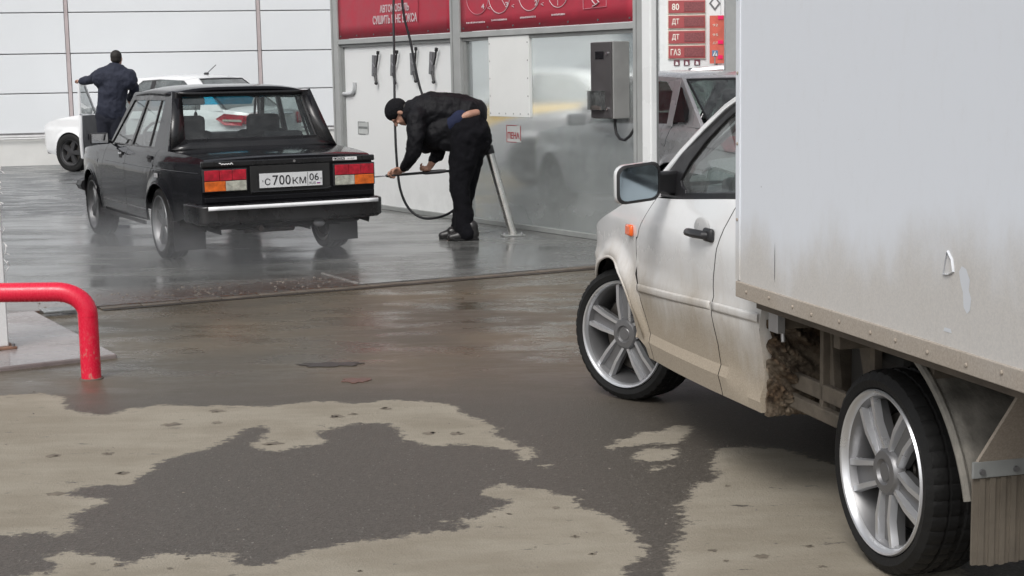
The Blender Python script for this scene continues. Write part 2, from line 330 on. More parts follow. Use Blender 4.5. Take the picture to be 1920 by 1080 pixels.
# wash pad: wet concrete slab, 15 mm above the asphalt
def wet_concrete(name, c0, c1, rust=0.0):
    m, nt, p = new_mat(name); oc = objco(nt)
    a1 = noise(nt, 1.3, 6, 0.65, mapping(nt, oc, (0.5, 1.4, 1))); a2 = noise(nt, 14, 5, 0.7, oc); a3 = noise(nt, 90, 4, 0.7, oc)
    c = mixc(nt, maprange(nt, a1, 0.3, 0.7), c0, c1)
    c = mixc(nt, math_n(nt, 'MULTIPLY', maprange(nt, a2, 0.45, 0.75), 0.35), c, tuple(x * 0.55 for x in c0))
    if rust:
        xyz = sep(nt, oc)
        # silt and rust-coloured grit gathered along the front lip of the pad
        d = math_n(nt, 'SUBTRACT', math_n(nt, 'MULTIPLY', math_n(nt, 'SUBTRACT', xyz[1], 11.453), 0.8930), math_n(nt, 'MULTIPLY', xyz[0], 0.4504))
        near = math_n(nt, 'SUBTRACT', 1.0, maprange(nt, d, 0.15, 1.0))
        xr = math_n(nt, 'SUBTRACT', 1.0, maprange(nt, xyz[0], -1.15, -0.95))
        near = math_n(nt, 'MULTIPLY', near, xr)
        g2 = noise(nt, 34, 6, 0.75, mapping(nt, oc, (0.6, 1.6, 1)))
        c = mixc(nt, math_n(nt, 'MULTIPLY', near, maprange(nt, g2, 0.38, 0.6)), c, (0.10, 0.052, 0.035))
        c = mixc(nt, math_n(nt, 'MULTIPLY', near, maprange(nt, g2, 0.70, 0.74)), c, (0.5, 0.45, 0.4))
    nt.links.new(c, p.inputs['Base Color'])
    nt.links.new(maprange(nt, a1, 0.35, 0.65, 0.09, 0.30), p.inputs['Roughness'])
    h = math_n(nt, 'ADD', math_n(nt, 'MULTIPLY', a2, 0.6), math_n(nt, 'MULTIPLY', a3, 0.15))
    nt.links.new(bump(nt, h, 0.09, 0.01), p.inputs['Normal']); p.inputs['Specular IOR Level'].default_value = .42; return m
M_pad = wet_concrete('wet_concrete', (0.090, 0.092, 0.088), (0.160, 0.162, 0.156), 1.0)
M_apron = wet_concrete('pinkish_concrete', (0.23, 0.195, 0.19), (0.29, 0.25, 0.24))
def sheet(name, pts, z0, z1, m, label, bevel=0.004):
    b = MB(); b.prism([(x, y, z0) for x, y in pts], (0, 0, z1 - z0)); o = b.obj(name, m, None, smooth=0, bevel=bevel)
    return tag(o, label, kind='structure')
dF = Vector((3.37, 1.70)).normalized()
P0 = Vector((-3.04, 9.93)); fr_ = [P0 - dF * 9, P0 + dF * 13]
sheet('wash_pad', [tuple(fr_[0]), tuple(fr_[1]), (8.5, 21.5), (-1.45, 18.2), (-1.6, 17.75), (-4.75, 17.35), (-4.7, 16.9), (-13, 15.6)], -0.03, 0.015, M_pad, 'wet concrete wash pad under the black sedan')
sheet('concrete_apron', [(-3.08, 9.86), (-2.14, 8.23), (-2.67, 7.90), (-6.8, 5.35), (-9.0, 6.85)], -0.03, 0.024, M_apron, 'pinkish concrete apron round the white post', 0.008)
nF = Vector((-dF.y, dF.x))
M_lip = mat('drain_lip', (0.13, 0.108, 0.085), 0.5, var=0.3, vs=9, bmp=0.3, bs=30)
b = MB()
for k in range(46):
    q0 = P0 + dF * (0.35 + k * 0.27); q1 = q0 + dF * 0.262
    j = random.uniform(-0.004, 0.004)
    b.prism([(*(q0 - nF * 0.10), 0), (*(q1 - nF * 0.10), 0), (*(q1 - nF * 0.015), 0), (*(q0 - nF * 0.015), 0)], (0, 0, 0.011 + j * .6))
tag(b.obj('drain_kerb', M_lip, None, bevel=0.003), 'low brown drain lip along the front of the wash pad', kind='structure')
b = MB(); q0 = P0 + dF * 0.35; q1 = P0 + dF * 12.8
b.prism([(*(q0 - nF * 0.16), 0.0), (*(q1 - nF * 0.16), 0.0), (*(q1 - nF * 0.102), 0.0), (*(q0 - nF * 0.102), 0.0)], (0, 0, 0.005))
tag(b.obj('drain_gap', mat('drain_dark', (0.035, 0.028, 0.022), 0.5), None), 'dark wet gutter line before the drain lip', kind='structure')
b = MB(); b.box((-2.92, 9.86, 0.028), (0.22, 0.18, 0.012), rz=0.45)
tag(b.obj('drain_cover', mat('wet_steel_plate', (0.24, 0.25, 0.25), 0.3, 0.3, bmp=0.2, bs=60), None, bevel=0.003), 'small square steel cover at the corner of the pinkish apron', 'drain cover')
b = MB(); b.prism([(-1.435, 11.54, 0.015), (-1.415, 11.545, 0.015), (-1.10, 10.98, 0.015), (-1.125, 10.97, 0.015)], (0, 0, 0.006))
tag(b.obj('joint_strip', mat('strip_metal', (0.5, 0.48, 0.46), 0.3, 0.6), None), 'thin metal joint strip across the pad front', kind='structure')
# grit and small stones
b = MB(); rnd = random.Random(3)
def stone(x, y, z, r):
    vs = [(x + r * rnd.uniform(.6, 1.3) * a, y + r * rnd.uniform(.6, 1.3) * c, z + r * rnd.uniform(.4, .8) * e) for a, c, e in ((1, 0, 0), (0, 1, 0), (-1, 0, 0), (0, -1, 0), (0, 0, 1), (0, 0, -.3))]
    b.add(vs, [(0, 1, 4), (1, 2, 4), (2, 3, 4), (3, 0, 4), (1, 0, 5), (2, 1, 5), (3, 2, 5), (0, 3, 5)])
for k in range(420): stone(rnd.uniform(-2.6, 2.4), 3.6 + 7 * rnd.random() ** 1.3, 0.0, rnd.choice([.0025, .003, .004, .006]))
for k in range(160):
    t = rnd.uniform(0, 2.2); q = P0 + dF * t + nF * rnd.uniform(0.03, 0.6); stone(q.x, q.y, 0.015, rnd.choice([.005, .008, .012]))
tag(b.obj('grit', mat('grit_stone', (0.16, 0.14, 0.12), 0.8, var=0.7, vs=2.0), None, smooth=0), 'loose grit and small stones on the asphalt', 'gravel', kind='stuff')
# damp scuffs and tyre-print remains left in the dry dust
b = MB(); r2 = random.Random(21)
for (x, y, w_, h_, an) in [(-1.491, 6.594, 0.049, 0.043, 0), (-1.301, 6.617, 0.031, 0.03, 0), (-0.789, 6.701, 0.043, 0.039, 0), (-0.718, 6.735, 0.025, 0.026, 0), (-1.859, 6.071, 0.04, 0.034, 0), (-1.639, 6.087, 0.034, 0.03, 0), (-1.506, 5.773, 0.032, 0.028, 0), (-0.247, 6.331, 0.037, 0.034, 0), (-1.345, 6.849, 0.045, 0.041, 0), (-0.992, 6.212, 0.052, 0.043, 0), (-0.578, 6.843, 0.035, 0.034, 0), (-1.679, 5.49, 0.041, 0.032, 0), (-0.353, 6.349, 0.035, 0.032, 0), (-1.071, 4.603, 0.012, 0.014, 0), (-0.479, 4.546, 0.01, 0.013, 0), (-1.037, 4.697, 0.011, 0.013, 0), (-1.323, 4.663, 0.011, 0.013, 0), (-1.245, 4.648, 0.014, 0.015, 0), (0.758, 4.621, 0.033, 0.025, 0), (0.767, 5.435, 0.017, 0.017, 0), (0.617, 4.688, 0.021, 0.018, 0), (0.641, 4.58, 0.011, 0.011, 0), (0.92, 4.71, 0.018, 0.016, 0), (0.237, 4.671, 0.017, 0.015, 0), (0.191, 4.857, 0.019, 0.017, 0), (0.06, 4.751, 0.006, 0.008, 0), (0.138, 5.194, 0.02, 0.018, 0), (-0.073, 5.095, 0.01, 0.011, 0), (0.922, 4.508, 0.015, 0.013, 0), (-0.024, 5.126, 0.013, 0.013, 0)]:
    for q in range(r2.choice([1, 2, 3])):
        cx_, cy_ = x + r2.uniform(-.4, .4) * w_ * q, y + r2.uniform(-.5, .5) * h_ * q; N = 15; k2 = 1.0 if q == 0 else r2.uniform(.25, .5)
        pts = [(cx_ + k2 * w_ * r2.uniform(.35, 1.1) * math.cos(2 * math.pi * k / N), cy_ + k2 * h_ * r2.uniform(.35, 1.1) * math.sin(2 * math.pi * k / N), .0012) for k in range(N)]
        b.add(pts, [tuple(range(N))])
tag(b.obj('damp_marks', mat('damp_dust', (0.165, 0.14, 0.108), 0.7, var=.4, vs=20), None, smooth=0), 'small dark damp scuffs in the dry dust', kind='structure')
# old patches and worn marks in the asphalt
for (x, y, rx_, ry_, mm, nm, lb, ph) in [(-0.94, 7.93, 0.20, 0.075, mat('dark_patch', (0.05, 0.042, 0.036), 0.5), 'asphalt_pothole', 'shallow dark crack patch in the middle of the asphalt', 3),
                                 (-0.78, 7.49, 0.085, 0.07, mat('reddish_stain', (0.14, 0.075, 0.058), 0.45, var=.3, vs=20), 'red_stain', 'worn red paint mark on the asphalt', 5)]:
    b = MB(); N = 26; r2 = random.Random(ph); pts = []
    for k in range(N):
        a = 2 * math.pi * k / N; q = r2.uniform(.55, 1.1); pts.append((x + rx_ * q * math.cos(a), y + ry_ * q * math.sin(a), 0.002))
    b.prism(pts, (0, 0, 0.0025)); tag(b.obj(nm, mm, None, smooth=0), lb, kind='structure')

# ================================================================ PANEL BUILDING BEHIND
BL = Vector((-8.95, 27.21)); BD = Vector((1, 0.22)).normalized(); BANG = math.atan2(BD.y, BD.x)
bld = thing('panel_building', 'long white panel-clad building across the whole background', 'building', (BL.x, BL.y, 0), BANG)
M_panel = mat('white_cladding', (0.73, 0.755, 0.775), 0.42, var=0.02, vs=0.8, rv=0.05)
M_joint = mat('joint_grey', (0.5, 0.48, 0.49), 0.6)
M_jointv = mat('joint_pinkish', (0.46, 0.40, 0.40), 0.5, var=0.1)
M_plinth = mat('plinth_render', (0.68, 0.68, 0.66), 0.7, var=0.05, vs=3, bmp=0.1)
# local x along the wall, y into the building
b = MB(); b.bx((-14, 0.05, 0), (10.55, 9.0, 7.4)); b.obj('wall', M_joint, bld, smooth=0)
vj = [-14.0, -9.2, -4.35, 1.264, 4.588, 4.588 + 4.4, 10.6]
zj = [0.56, 1.255, 1.94, 2.65, 3.35, 4.05, 4.75, 5.45, 6.15, 6.85, 7.4]
pm = {}
for i in range(len(vj) - 1):
    for j in range(len(zj) - 1):
        wd = vj[i + 1] - vj[i] - 0.075; key = (round(wd, 3), round(zj[j + 1] - zj[j], 3))
        if key not in pm:
            b = MB(); b.bx((0, -0.012, 0), (wd, 0.055, key[1] - 0.018)); pm[key] = b.mesh('cladding_panel', M_panel, 0)
        o = bpy.data.objects.new('cladding_panel', pm[key]); COL.objects.link(o); o.parent = bld
        o.location = (vj[i] + 0.0375, random.uniform(-0.002, 0.002), zj[j] + 0.009)
        q = o.modifiers.new('bevel', 'BEVEL'); q.width = 0.008; q.segments = 2
for x in vj[1:-1]:
    b = MB(); b.bx((x - 0.030, -0.022, 0.56), (x + 0.030, 0.06, 7.4)); b.obj('joint_cover', M_jointv, bld, smooth=0, bevel=0.004)
b = MB(); b.bx((-14, -0.02, 0), (10.57, 0.05, 0.50)); b.obj('plinth', M_plinth, bld, smooth=0)
b = MB(); b.bx((-14, -0.05, 0.50), (10.6, 0.05, 0.535)); b.obj('sill_flashing', mat('pale_flashing', (0.7, 0.7, 0.7), 0.35), bld, smooth=0, bevel=0.004)
b = MB(); b.tube([(-2.5, -0.075, 0.475), (1.2, -0.075, 0.475)], 0.014, 8); b.obj('conduit', mat('pale_flashing', (0.7, 0.7, 0.7)), bld)

# ================================================================ LEFT WHITE POST WITH STRING LIGHTS
post = thing('white_post', 'white steel post at the far left edge wound with string lights beside it', 'post', (-2.972, 8.50, 0.024), math.radians(-58.3))
M_wpaint = mat('white_paint', (0.80, 0.82, 0.82), 0.32, var=0.03, vs=3, bmp=0.02, bs=30)
b = MB(); b.bx((-0.13, -0.13, 0.012), (0.13, 0.13, 3.6)); b.obj('shaft', M_wpaint, post, bevel=0.008)
b = MB(); b.bx((-0.165, -0.165, 0), (0.165, 0.165, 0.014)); b.obj('base_plate', mat('rusty_plate', (0.22, 0.12, 0.08), 0.7, var=0.4, vs=14), post, bevel=0.003)
for sx in (-1, 1):
    for sy in (-1, 1):
        b = MB(); b.tube([(sx * .148, sy * .148, .01), (sx * .148, sy * .148, .03)], 0.011, 6); b.obj('bolt', M_alloyd, post)
lights = thing('string_lights', 'limp white string of fairy lights hanging beside the left white post', 'string lights', (-2.83, 8.50, 1.0))
rl = random.Random(5); pts = []
for k in range(40):
    z = 1.05 - k * 0.019; pts.append((-2.800 + 0.012 * math.sin(k * 1.1) + rl.uniform(-.007, .007) + (0.012 if k > 22 else 0), 8.47 + rl.uniform(-.01, .01), z))
b = MB(); b.tube(pts, 0.0024, 5); b.obj('wire', mat('white_wire', (0.8, 0.8, 0.8), 0.4), lights, world=True)
for k in range(2, 40, 3):
    p_ = Vector(pts[k]); d = Vector((rl.uniform(-.4, 1), rl.uniform(-.5, .5), rl.uniform(-.8, .4))).normalized() * 0.026
    b = MB(); b.tube([p_, p_ + d * .5], .0014, 5); b.tube([p_ + d * .5, p_ + d], 0.0032, 6); b.obj('bulb', M_white, lights, world=True)

# ================================================================ RED HOOP RAIL
M_redpaint = None
m, nt, p = new_mat('red_rail_paint'); oc = objco(nt); z = sep(nt, oc)[2]
sc1 = noise(nt, 60, 5, 0.8, mapping(nt, oc, (1, 1, .5))); lowz = math_n(nt, 'SUBTRACT', 1.0, maprange(nt, z, 0.10, 0.32))
ff = math_n(nt, 'MULTIPLY', maprange(nt, sc1, 0.56, 0.62), lowz)
nt.links.new(mixc(nt, ff, mixc(nt, noise(nt, 5, 4, .6, oc), (0.64, 0.008, 0.038), (0.74, 0.018, 0.055)), (0.55, 0.22, 0.18)), p.inputs['Base Color'])
nt.links.new(maprange(nt, sc1, .4, .7, .22, .45), p.inputs['Roughness']); nt.links.new(bump(nt, noise(nt, 25, 4, .6, oc), .08), p.inputs['Normal'])
rail = thing('hoop_barrier', 'bent red tube barrier rail standing on the asphalt by the left post', 'barrier', (-2.13, 7.67, 0))
pts = [(0, 0, -0.05), (0, 0, 0.10), (0, 0, 0.2), (0, 0, 0.33)]
for k in range(1, 10):
    a = math.radians(90 * k / 9); pts.append((-0.15 * (1 - math.cos(a)), 0, 0.33 + 0.115 * math.sin(a)))
pts += [(-0.5, 0.0, 0.447), (-1.2, 0.02, 0.447)]
for k in range(1, 10):
    a = math.radians(90 * k / 9); pts.append((-1.2 - 0.15 * math.sin(a), 0.02, 0.33 + 0.117 * math.cos(a)))
pts += [(-1.35, 0.02, 0.1), (-1.35, 0.02, -0.05)]
b = MB(); b.tube(pts, 0.049, 24); b.obj('tube', m, rail, smooth=60)
b = MB(); b.tube([(0, 0, 0.322), (0, 0, 0.326)], 0.0502, 24); b.obj('weld_bead', m, rail)
for x in (0, -1.35):
    b = MB(); b.tube([(x, 0.0 if x == 0 else .02, 0.0), (x, 0.0 if x == 0 else .02, 0.006)], 0.06, 20); b.obj('footing', mat('footing_grime', (0.16, 0.12, 0.1), .8), rail)
# ================================================================ WASH BAY WALL
def at(px, py, Y):
    """a point of the place seen at a photo pixel, at distance Y north of the camera"""
    d = _F * FPX + _R * (px - 960) - _U * (py - 540); return CC + d * (Y / d.y)
WA = math.radians(-58.3)
wall = thing('wash_bay_wall', 'grey framed glazed side wall of the car wash bay', 'wall', (-1.51, 17.23, 0), WA)
def WL(p):  # world point into the wall's frame
    return WM(wall).inverted() @ Vector(p)
M_gal = mat('galvanised_paint', (0.36, 0.372, 0.368), 0.42, var=0.10, vs=5, bmp=0.06, bs=40, rv=0.12)
M_gald = mat('grey_frame', (0.25, 0.26, 0.255), 0.45, var=0.12)
posts = [(-0.90, -0.73, M_gal), (1.86, 2.05, M_gal), (4.93, 5.09, M_gal)]
for a, c, mm in posts:
    b = MB(); b.bx((a, -0.05, 0.0), (c, 0.10, 3.45)); b.obj('post', mm, wall, smooth=0, bevel=0.006)
    b = MB(); b.bx((a + .05, -0.056, 0.02), (a + .062, -0.05, 3.40)); b.obj('post_seam', M_gald, wall, smooth=0)
    b = MB(); b.bx((a - 0.03, -0.09, 0.0), (c + 0.03, 0.13, 0.012)); b.obj('base_plate', M_gald, wall, smooth=0, bevel=0.003)
b = MB(); b.bx((5.10, -0.085, 0.0), (5.225, -0.02, 3.6)); b.obj('white_column', M_wpaint, wall, smooth=0, bevel=0.010)['label'] = 'bright white square end column of the wall'
for a, c in ((-0.73, 1.86), (2.05, 4.93)):
    b = MB(); b.bx((a, -0.045, 1.83), (c, 0.06, 1.885)); b.obj('beam', M_gal, wall, smooth=0, bevel=0.005)
    b = MB(); b.bx((a, -0.020, 1.797), (c, 0.05, 1.828)); b.obj('beam_channel', M_gald, wall, smooth=0, bevel=0.002)
    b = MB(); b.bx((a, -0.045, 3.10), (c, 0.06, 3.20)); b.obj('beam', M_gal, wall, smooth=0, bevel=0.005)
    b = MB(); b.bx((a, -0.03, 0.016), (c, 0.04, 0.06)); b.obj('bottom_rail', M_gald, wall, smooth=0, bevel=0.003)
    for x0, x1 in ((a, a + 0.055), (c - 0.03, c)):
        b = MB(); b.bx((x0, -0.012, 0.06), (x1, 0.03, 1.797)); b.obj('frame_jamb', M_gald if x0 == a else M_gal, wall, smooth=0, bevel=0.003)
# frosted panels
def frosted(name, fog, col, rgh, base=(.6, .63, .62), tlf=.5):
    m, nt, p = new_mat(name); o = nt.nodes['Material Output']; oc = objco(nt)
    rf = nt.nodes.new('ShaderNodeBsdfRefraction'); rf.inputs['IOR'].default_value = 1.22; rf.inputs['Roughness'].default_value = rgh
    rf.inputs['Color'].default_value = (*col, 1)
    df = nt.nodes.new('ShaderNodeBsdfDiffuse'); tl = nt.nodes.new('ShaderNodeBsdfTranslucent')
    xyz = sep(nt, oc); grime = math_n(nt, 'SUBTRACT', 1.0, maprange(nt, xyz[2], 0.0, 0.75))
    n = noise(nt, 3, 5, .6, oc); g2 = math_n(nt, 'MULTIPLY', grime, maprange(nt, n, .3, .7, .5, 1))
    c = mixc(nt, g2, tuple(base), tuple(x * .74 for x in base))
    nt.links.new(c, df.inputs[0]); nt.links.new(c, tl.inputs[0])
    a1 = nt.nodes.new('ShaderNodeMixShader'); a1.inputs[0].default_value = tlf
    nt.links.new(df.outputs[0], a1.inputs[1]); nt.links.new(tl.outputs[0], a1.inputs[2])
    a2 = nt.nodes.new('ShaderNodeMixShader')
    nt.links.new(math_n(nt, 'ADD', math_n(nt, 'MULTIPLY', g2, 0.25), fog), a2.inputs[0])
    nt.links.new(rf.outputs[0], a2.inputs[1]); nt.links.new(a1.outputs[0], a2.inputs[2])
    gl = nt.nodes.new('ShaderNodeBsdfGlossy'); gl.inputs['Roughness'].default_value = 0.16
    fr = nt.nodes.new('ShaderNodeFresnel'); fr.inputs['IOR'].default_value = 1.4
    a3 = nt.nodes.new('ShaderNodeMixShader'); nt.links.new(fr.outputs[0], a3.inputs[0])
    nt.links.new(a2.outputs[0], a3.inputs[1]); nt.links.new(gl.outputs[0], a3.inputs[2]); nt.links.new(a3.outputs[0], o.inputs[0])
    return m
M_fr1 = frosted('frosted_panel_white', 0.82, (0.98, 1.0, 1.0), 0.34, (.98, 1.0, .995), .06)
M_fr2 = frosted('frosted_panel_grey', 0.17, (0.97, 1.0, .995), 0.11, (.84, .88, .87), .35)
b = MB(); b.bx((-0.675, 0.008, 0.06), (1.83, 0.016, 1.797)); b.obj('frosted_pane', M_fr1, wall, smooth=0)
b = MB(); b.bx((2.105, 0.008, 0.06), (4.90, 0.016, 1.797)); b.obj('frosted_pane', M_fr2, wall, smooth=0)
# roof edge of the neighbouring bay keeps the wall standing on both sides
b = MB(); b.bx((-0.9, -0.05, 3.45), (5.09, 0.2, 3.6)); b.obj('top_beam', M_gal, wall, smooth=0, bevel=0.01)

# opposite wall of the bay, unseen; added for its reflection in the sedan's side
lw = thing('left_reflection_wall', 'unseen grey framed panel wall left of the wash bay, added to reflect in the black sedan', 'wall', (-9.2, 18.6, 0), WA)
M_lp = mat('reflection_panel_grey', (.19, .20, .20), .25, var=.06, vs=1.5)  # kept dark so the sedan's side mirrors less light
for k in range(4):
    x0 = .2 + k * 2.75
    b = MB(); b.bx((x0 - .2, -.06, 0), (x0, .10, 3.45)); b.obj('post', M_gal, lw, smooth=0, bevel=.006)
    if k < 3:
        b = MB(); b.bx((x0, -.005, .06), (x0 + 2.55, .012, 1.80)); b.obj('panel', M_lp, lw, smooth=0)
        b = MB(); b.bx((x0, -.05, 1.80), (x0 + 2.55, .06, 1.90)); b.bx((x0, -.05, 3.10), (x0 + 2.55, .06, 3.20)); b.bx((x0, -.04, 0), (x0 + 2.55, .04, .06)); b.obj('beam', M_gal, lw, smooth=0, bevel=.005)
        b = MB(); b.bx((x0, -.004, 1.90), (x0 + 2.55, .010, 3.10)); b.obj('red_panel', mat('red_banner', (0.42, 0.035, 0.06)), lw, smooth=0)

# banners
M_ban = mat('red_banner', (0.52, 0.040, 0.07), 0.42, var=0.06, vs=1.5, bmp=0.03, bs=6)
M_ptxt = mat('pale_print', (0.62, 0.50, 0.52), 0.5); M_ptxt2 = mat('faint_pink_print', (0.50, 0.20, 0.24), 0.5)
def wallthing(name, label, cat, s, y, z, group=None):
    p = WM(wall) @ Vector((s, y, z)); return thing(name, label, cat, p, WA, group)
# text rows: centre px -> wall coordinates
def on_wall(px, py, y=-0.03):
    M = WM(wall); Mi = M.inverted(); o = Mi @ CC; d = Mi.to_3x3() @ (_F * FPX + _R * (px - 960) - _U * (py - 540))
    return o + d * ((y - o.y) / d.y)
def banner(a, c, label):
    t = wallthing('banner', label, 'banner', (a + c) / 2, -0.030, 1.89, 'red banners above the bay wall')
    b = MB(); h = (c - a) / 2
    b.grid(lambda u, v: (-h + 2 * h * u, 0.002 * math.sin(u * 9) * math.sin(v * 5), 1.21 * v), 24, 8); b.obj('sheet', M_ban, t, solid=0.003)
    for k in range(7):
        x = -h + 0.06 + (2 * h - .12) * k / 6
        for z in (0.03, 1.18):
            b = MB(); b.tube([(x, -.008, z), (x, .004, z)], .009, 8); b.obj('grommet', M_alloyd, t)
    return t
bn1 = banner(-0.73, 1.86, 'left red banner with the two lines of white Cyrillic lettering')
bn2 = banner(2.05, 4.93, 'right red banner printed with numbered outline diagrams')
def ban_text(t, txt, px0, px1, py, h, m, nm='lettering', bold=.02):
    Mi = WM(t).inverted() @ WM(wall); A = Mi @ on_wall(px0, py); B = Mi @ on_wall(px1, py); c = Mi @ on_wall((px0 + px1) / 2, py)
    return text_ob(txt, nm, t, ((A.x + B.x) / 2, -0.007, c.z), abs(B.x - A.x), h, m, bold=bold)
def stroke_row(t, px0, px1, py, h, m, nm='caption', n=12):
    """a line of print too small to read"""
    Mi = WM(t).inverted() @ WM(wall); A = Mi @ on_wall(px0, py); B = Mi @ on_wall(px1, py); z = (Mi @ on_wall((px0 + px1) / 2, py)).z; b = MB(); rr = random.Random(int(px0))
    for k in range(n):
        x = lerp_(A.x, B.x, (k + .5) / n); w_ = abs(B.x - A.x) / n * rr.uniform(.45, .8)
        b.bx((x - w_ / 2, -.008, z - h / 2 * rr.uniform(.8, 1)), (x + w_ / 2, -.006, z + h / 2 * rr.uniform(.6, 1)))
    return b.obj(nm, m, t, smooth=0)
def lerp_(a, b, t): return a + (b - a) * t
ban_text(bn1, 'АВТОМОБИЛЬ', 713, 768, 14.5, .082, M_ptxt)
ban_text(bn1, 'СУШИТЬ В НЕ БОКСА', 700, 783, 35, .092, M_ptxt)
def wire(t, pts, r, m, nm):
    Mi = WM(t).inverted() @ WM(wall)
    b = MB(); b.tube([(lambda q: (q.x, -0.007, q.z))(Mi @ on_wall(*p)) for p in pts], r, 6); return b.obj(nm, m, t)
wire(bn1, [(785, -30), (785, 42)], .004, mat('crease', (0.30, 0.02, 0.04), .5), 'crease')
# car-outline diagrams: rounded tops above the frame, only the lower halves in view
for k, (cx, cy, rx, ry, num, nx) in enumerate([(896, -2, 20, 29, '4', 906), (937, -8, 20, 33, '3', 951), (993, -12, 20, 32, '2', 1006), (1047, -16, 19, 30, '1', 1062)]):
    wire(bn2, [(cx + rx * math.cos(a), cy + ry * math.sin(a)) for a in [math.pi * 2 * j / 28 for j in range(29)]], .0035, M_ptxt2 if k == 0 else M_ptxt, 'diagram')
    if k < 3: ban_text(bn2, num, nx - 2.5, nx + 3, 12 - 3.5 * k, .048, M_ptxt, 'numeral'); wire(bn2, [(nx + 14, 12 - 3.5 * k), (nx + 9, 14.5 - 3.5 * k), (nx + 14, 17 - 3.5 * k)], .0035, M_ptxt, 'arrow')
wire(bn2, [(937, -10), (948, 10)], .003, M_ptxt, 'diagram_line'); wire(bn2, [(1047, -12), (1047, 10)], .003, M_ptxt, 'diagram_line')
wire(bn2, [(1094, -20), (1095, 17), (1138, 12), (1138, -22)], .004, M_ptxt2, 'diagram_frame')
for q in [[(1112, 2), (1118, 9), (1112, 12)], [(1118, -4), (1124, 4), (1118, 9)], [(1108, -6), (1112, 2)]]: wire(bn2, q, .006, M_ptxt, 'diagram_figure')
for (x0, x1, y) in [(875, 911, 42), (922, 952, 37), (976, 1006, 32), (1035, 1061, 27)]:
    stroke_row(bn2, x0, x1, y, .018, M_ptxt)

# floor-mat clips
M_clip = mat('clip_steel', (0.22, 0.22, 0.23), 0.35, 0.6)
clips = []
for k, (px, py, tl) in enumerate([(702, 122, 0.10), (737, 121, 0.10), (774, 118, -0.03), (810, 117, 0.13)]):
    P = on_wall(px, py, -0.02)
    t = wallthing('mat_clip', ['leftmost of the four steel mat clips on the white panel', 'second mat clip from the left, just behind the black hose', 'third mat clip from the left, beside the slanting hose', 'rightmost of the four steel mat clips nearest the grey post'][k], 'mat clip', P.x, P.y + 0.028, P.z, 'mat clips on the white panel')
    R_ = Matrix.Rotation(tl, 4, 'Y')
    if k == 0:
        b = MB(); b.bx((-0.052, -0.036, -0.125), (0.012, 0.0, 0.105)); b.obj('bracket', M_clip, t, smooth=0, bevel=0.004)
        b = MB(); b.tube([(0.045, -0.03, -0.02), (0.080, -0.035, 0.06), (0.100, -0.04, 0.13)], 0.010, 8); b.tube([(0.100, -.04, .125), (0.104, -.04, .158)], .018, 8); b.obj('upper_lever', M_black, t)
        b = MB(); b.tube([(0.01, -0.03, -0.09), (0.045, -0.035, -0.14), (0.070, -0.04, -0.185)], 0.014, 8); b.ell((.072, -.04, -.19), (.02, .02, .02)); b.obj('lower_lever', M_black, t)
        b = MB(); b.tube([(-0.01, -0.045, 0.02), (0.05, -0.05, -0.02)], 0.009, 8); b.obj('pivot', M_clip, t)
        c0 = t
    else:
        for ch in c0.children: c = ch.copy(); COL.objects.link(c); c.parent = t
    t.rotation_euler = (Matrix.Rotation(WA, 3, 'Z') @ Matrix.Rotation(tl, 3, 'Y')).to_euler()
# bent pipe seen dimly at the left of the panel
p0 = on_wall(650, 176, -0.01)
pip = wallthing('bent_pipe', 'pale grey bent pipe stub at the left edge of the white panel', 'pipe', p0.x, -0.01, p0.z)
b = MB(); b.tube([(-0.08, 0, 0), (0.10, 0, 0), (0.16, 0, 0.01), (0.20, 0, 0.04), (0.215, 0, 0.09), (0.215, 0, 0.13)], 0.022, 10); b.obj('tube', mat('pale_pipe', (0.50, 0.52, 0.53), 0.5), pip)

# stickers
def sticker(q0, q1, txt, tc, label):
    A = on_wall(*q0); B = on_wall(*q1)
    t = wallthing('sticker', label, 'sticker', (A.x + B.x) / 2, 0.006, (A.z + B.z) / 2)
    w_, h_ = abs(B.x - A.x), abs(A.z - B.z)
    b = MB(); b.bx((-w_ / 2, -0.002, -h_ / 2), (w_ / 2, 0.001, h_ / 2)); b.obj('backing', mat('sticker_base', (0.50, 0.52, 0.51), 0.5), t, smooth=0)
    if txt: text_ob(txt, 'lettering', t, (0.0, -0.004, -h_ * 0.10), w_ * 0.86, h_ * 0.40, tc, depth=0.001, bold=0.03)
    else:
        for k in range(7):
            b = MB(); b.bx((-w_ * .42 + k * w_ * .125, -.005, -h_ * .06), (-w_ * .42 + k * w_ * .125 + w_ * .085, -.003, h_ * .12)); b.obj('faded_mark', tc, t, smooth=0)
    b = MB()
    for a_, c_ in (((-w_ * .5, h_ * .5), (w_ * .22, h_ * .5)), ((w_ * .5, h_ * .5), (w_ * .5, -h_ * .4)), ((-w_ * .5, -h_ * .5), (w_ * .2, -h_ * .5)), ((-w_ * .5, h_ * .5), (-w_ * .5, -h_ * .5))):
        b.tube([(a_[0], -.003, a_[1]), (c_[0], -.003, c_[1])], 0.0035, 5)
    b.obj('border', tc, t); return t
M_sred = mat('sticker_red', (0.30, 0.02, 0.03), .5); M_sgrey = mat('sticker_grey', (0.16, 0.17, 0.17), .5)
sticker((945, 266), (970, 236), 'ПЕНА', M_sred, 'square foam sticker with dark red lettering on the grey frosted panel')
sticker((667, 251), (685, 229), '', M_sgrey, 'small pale square sticker with a faded grey line of print low on the white panel')

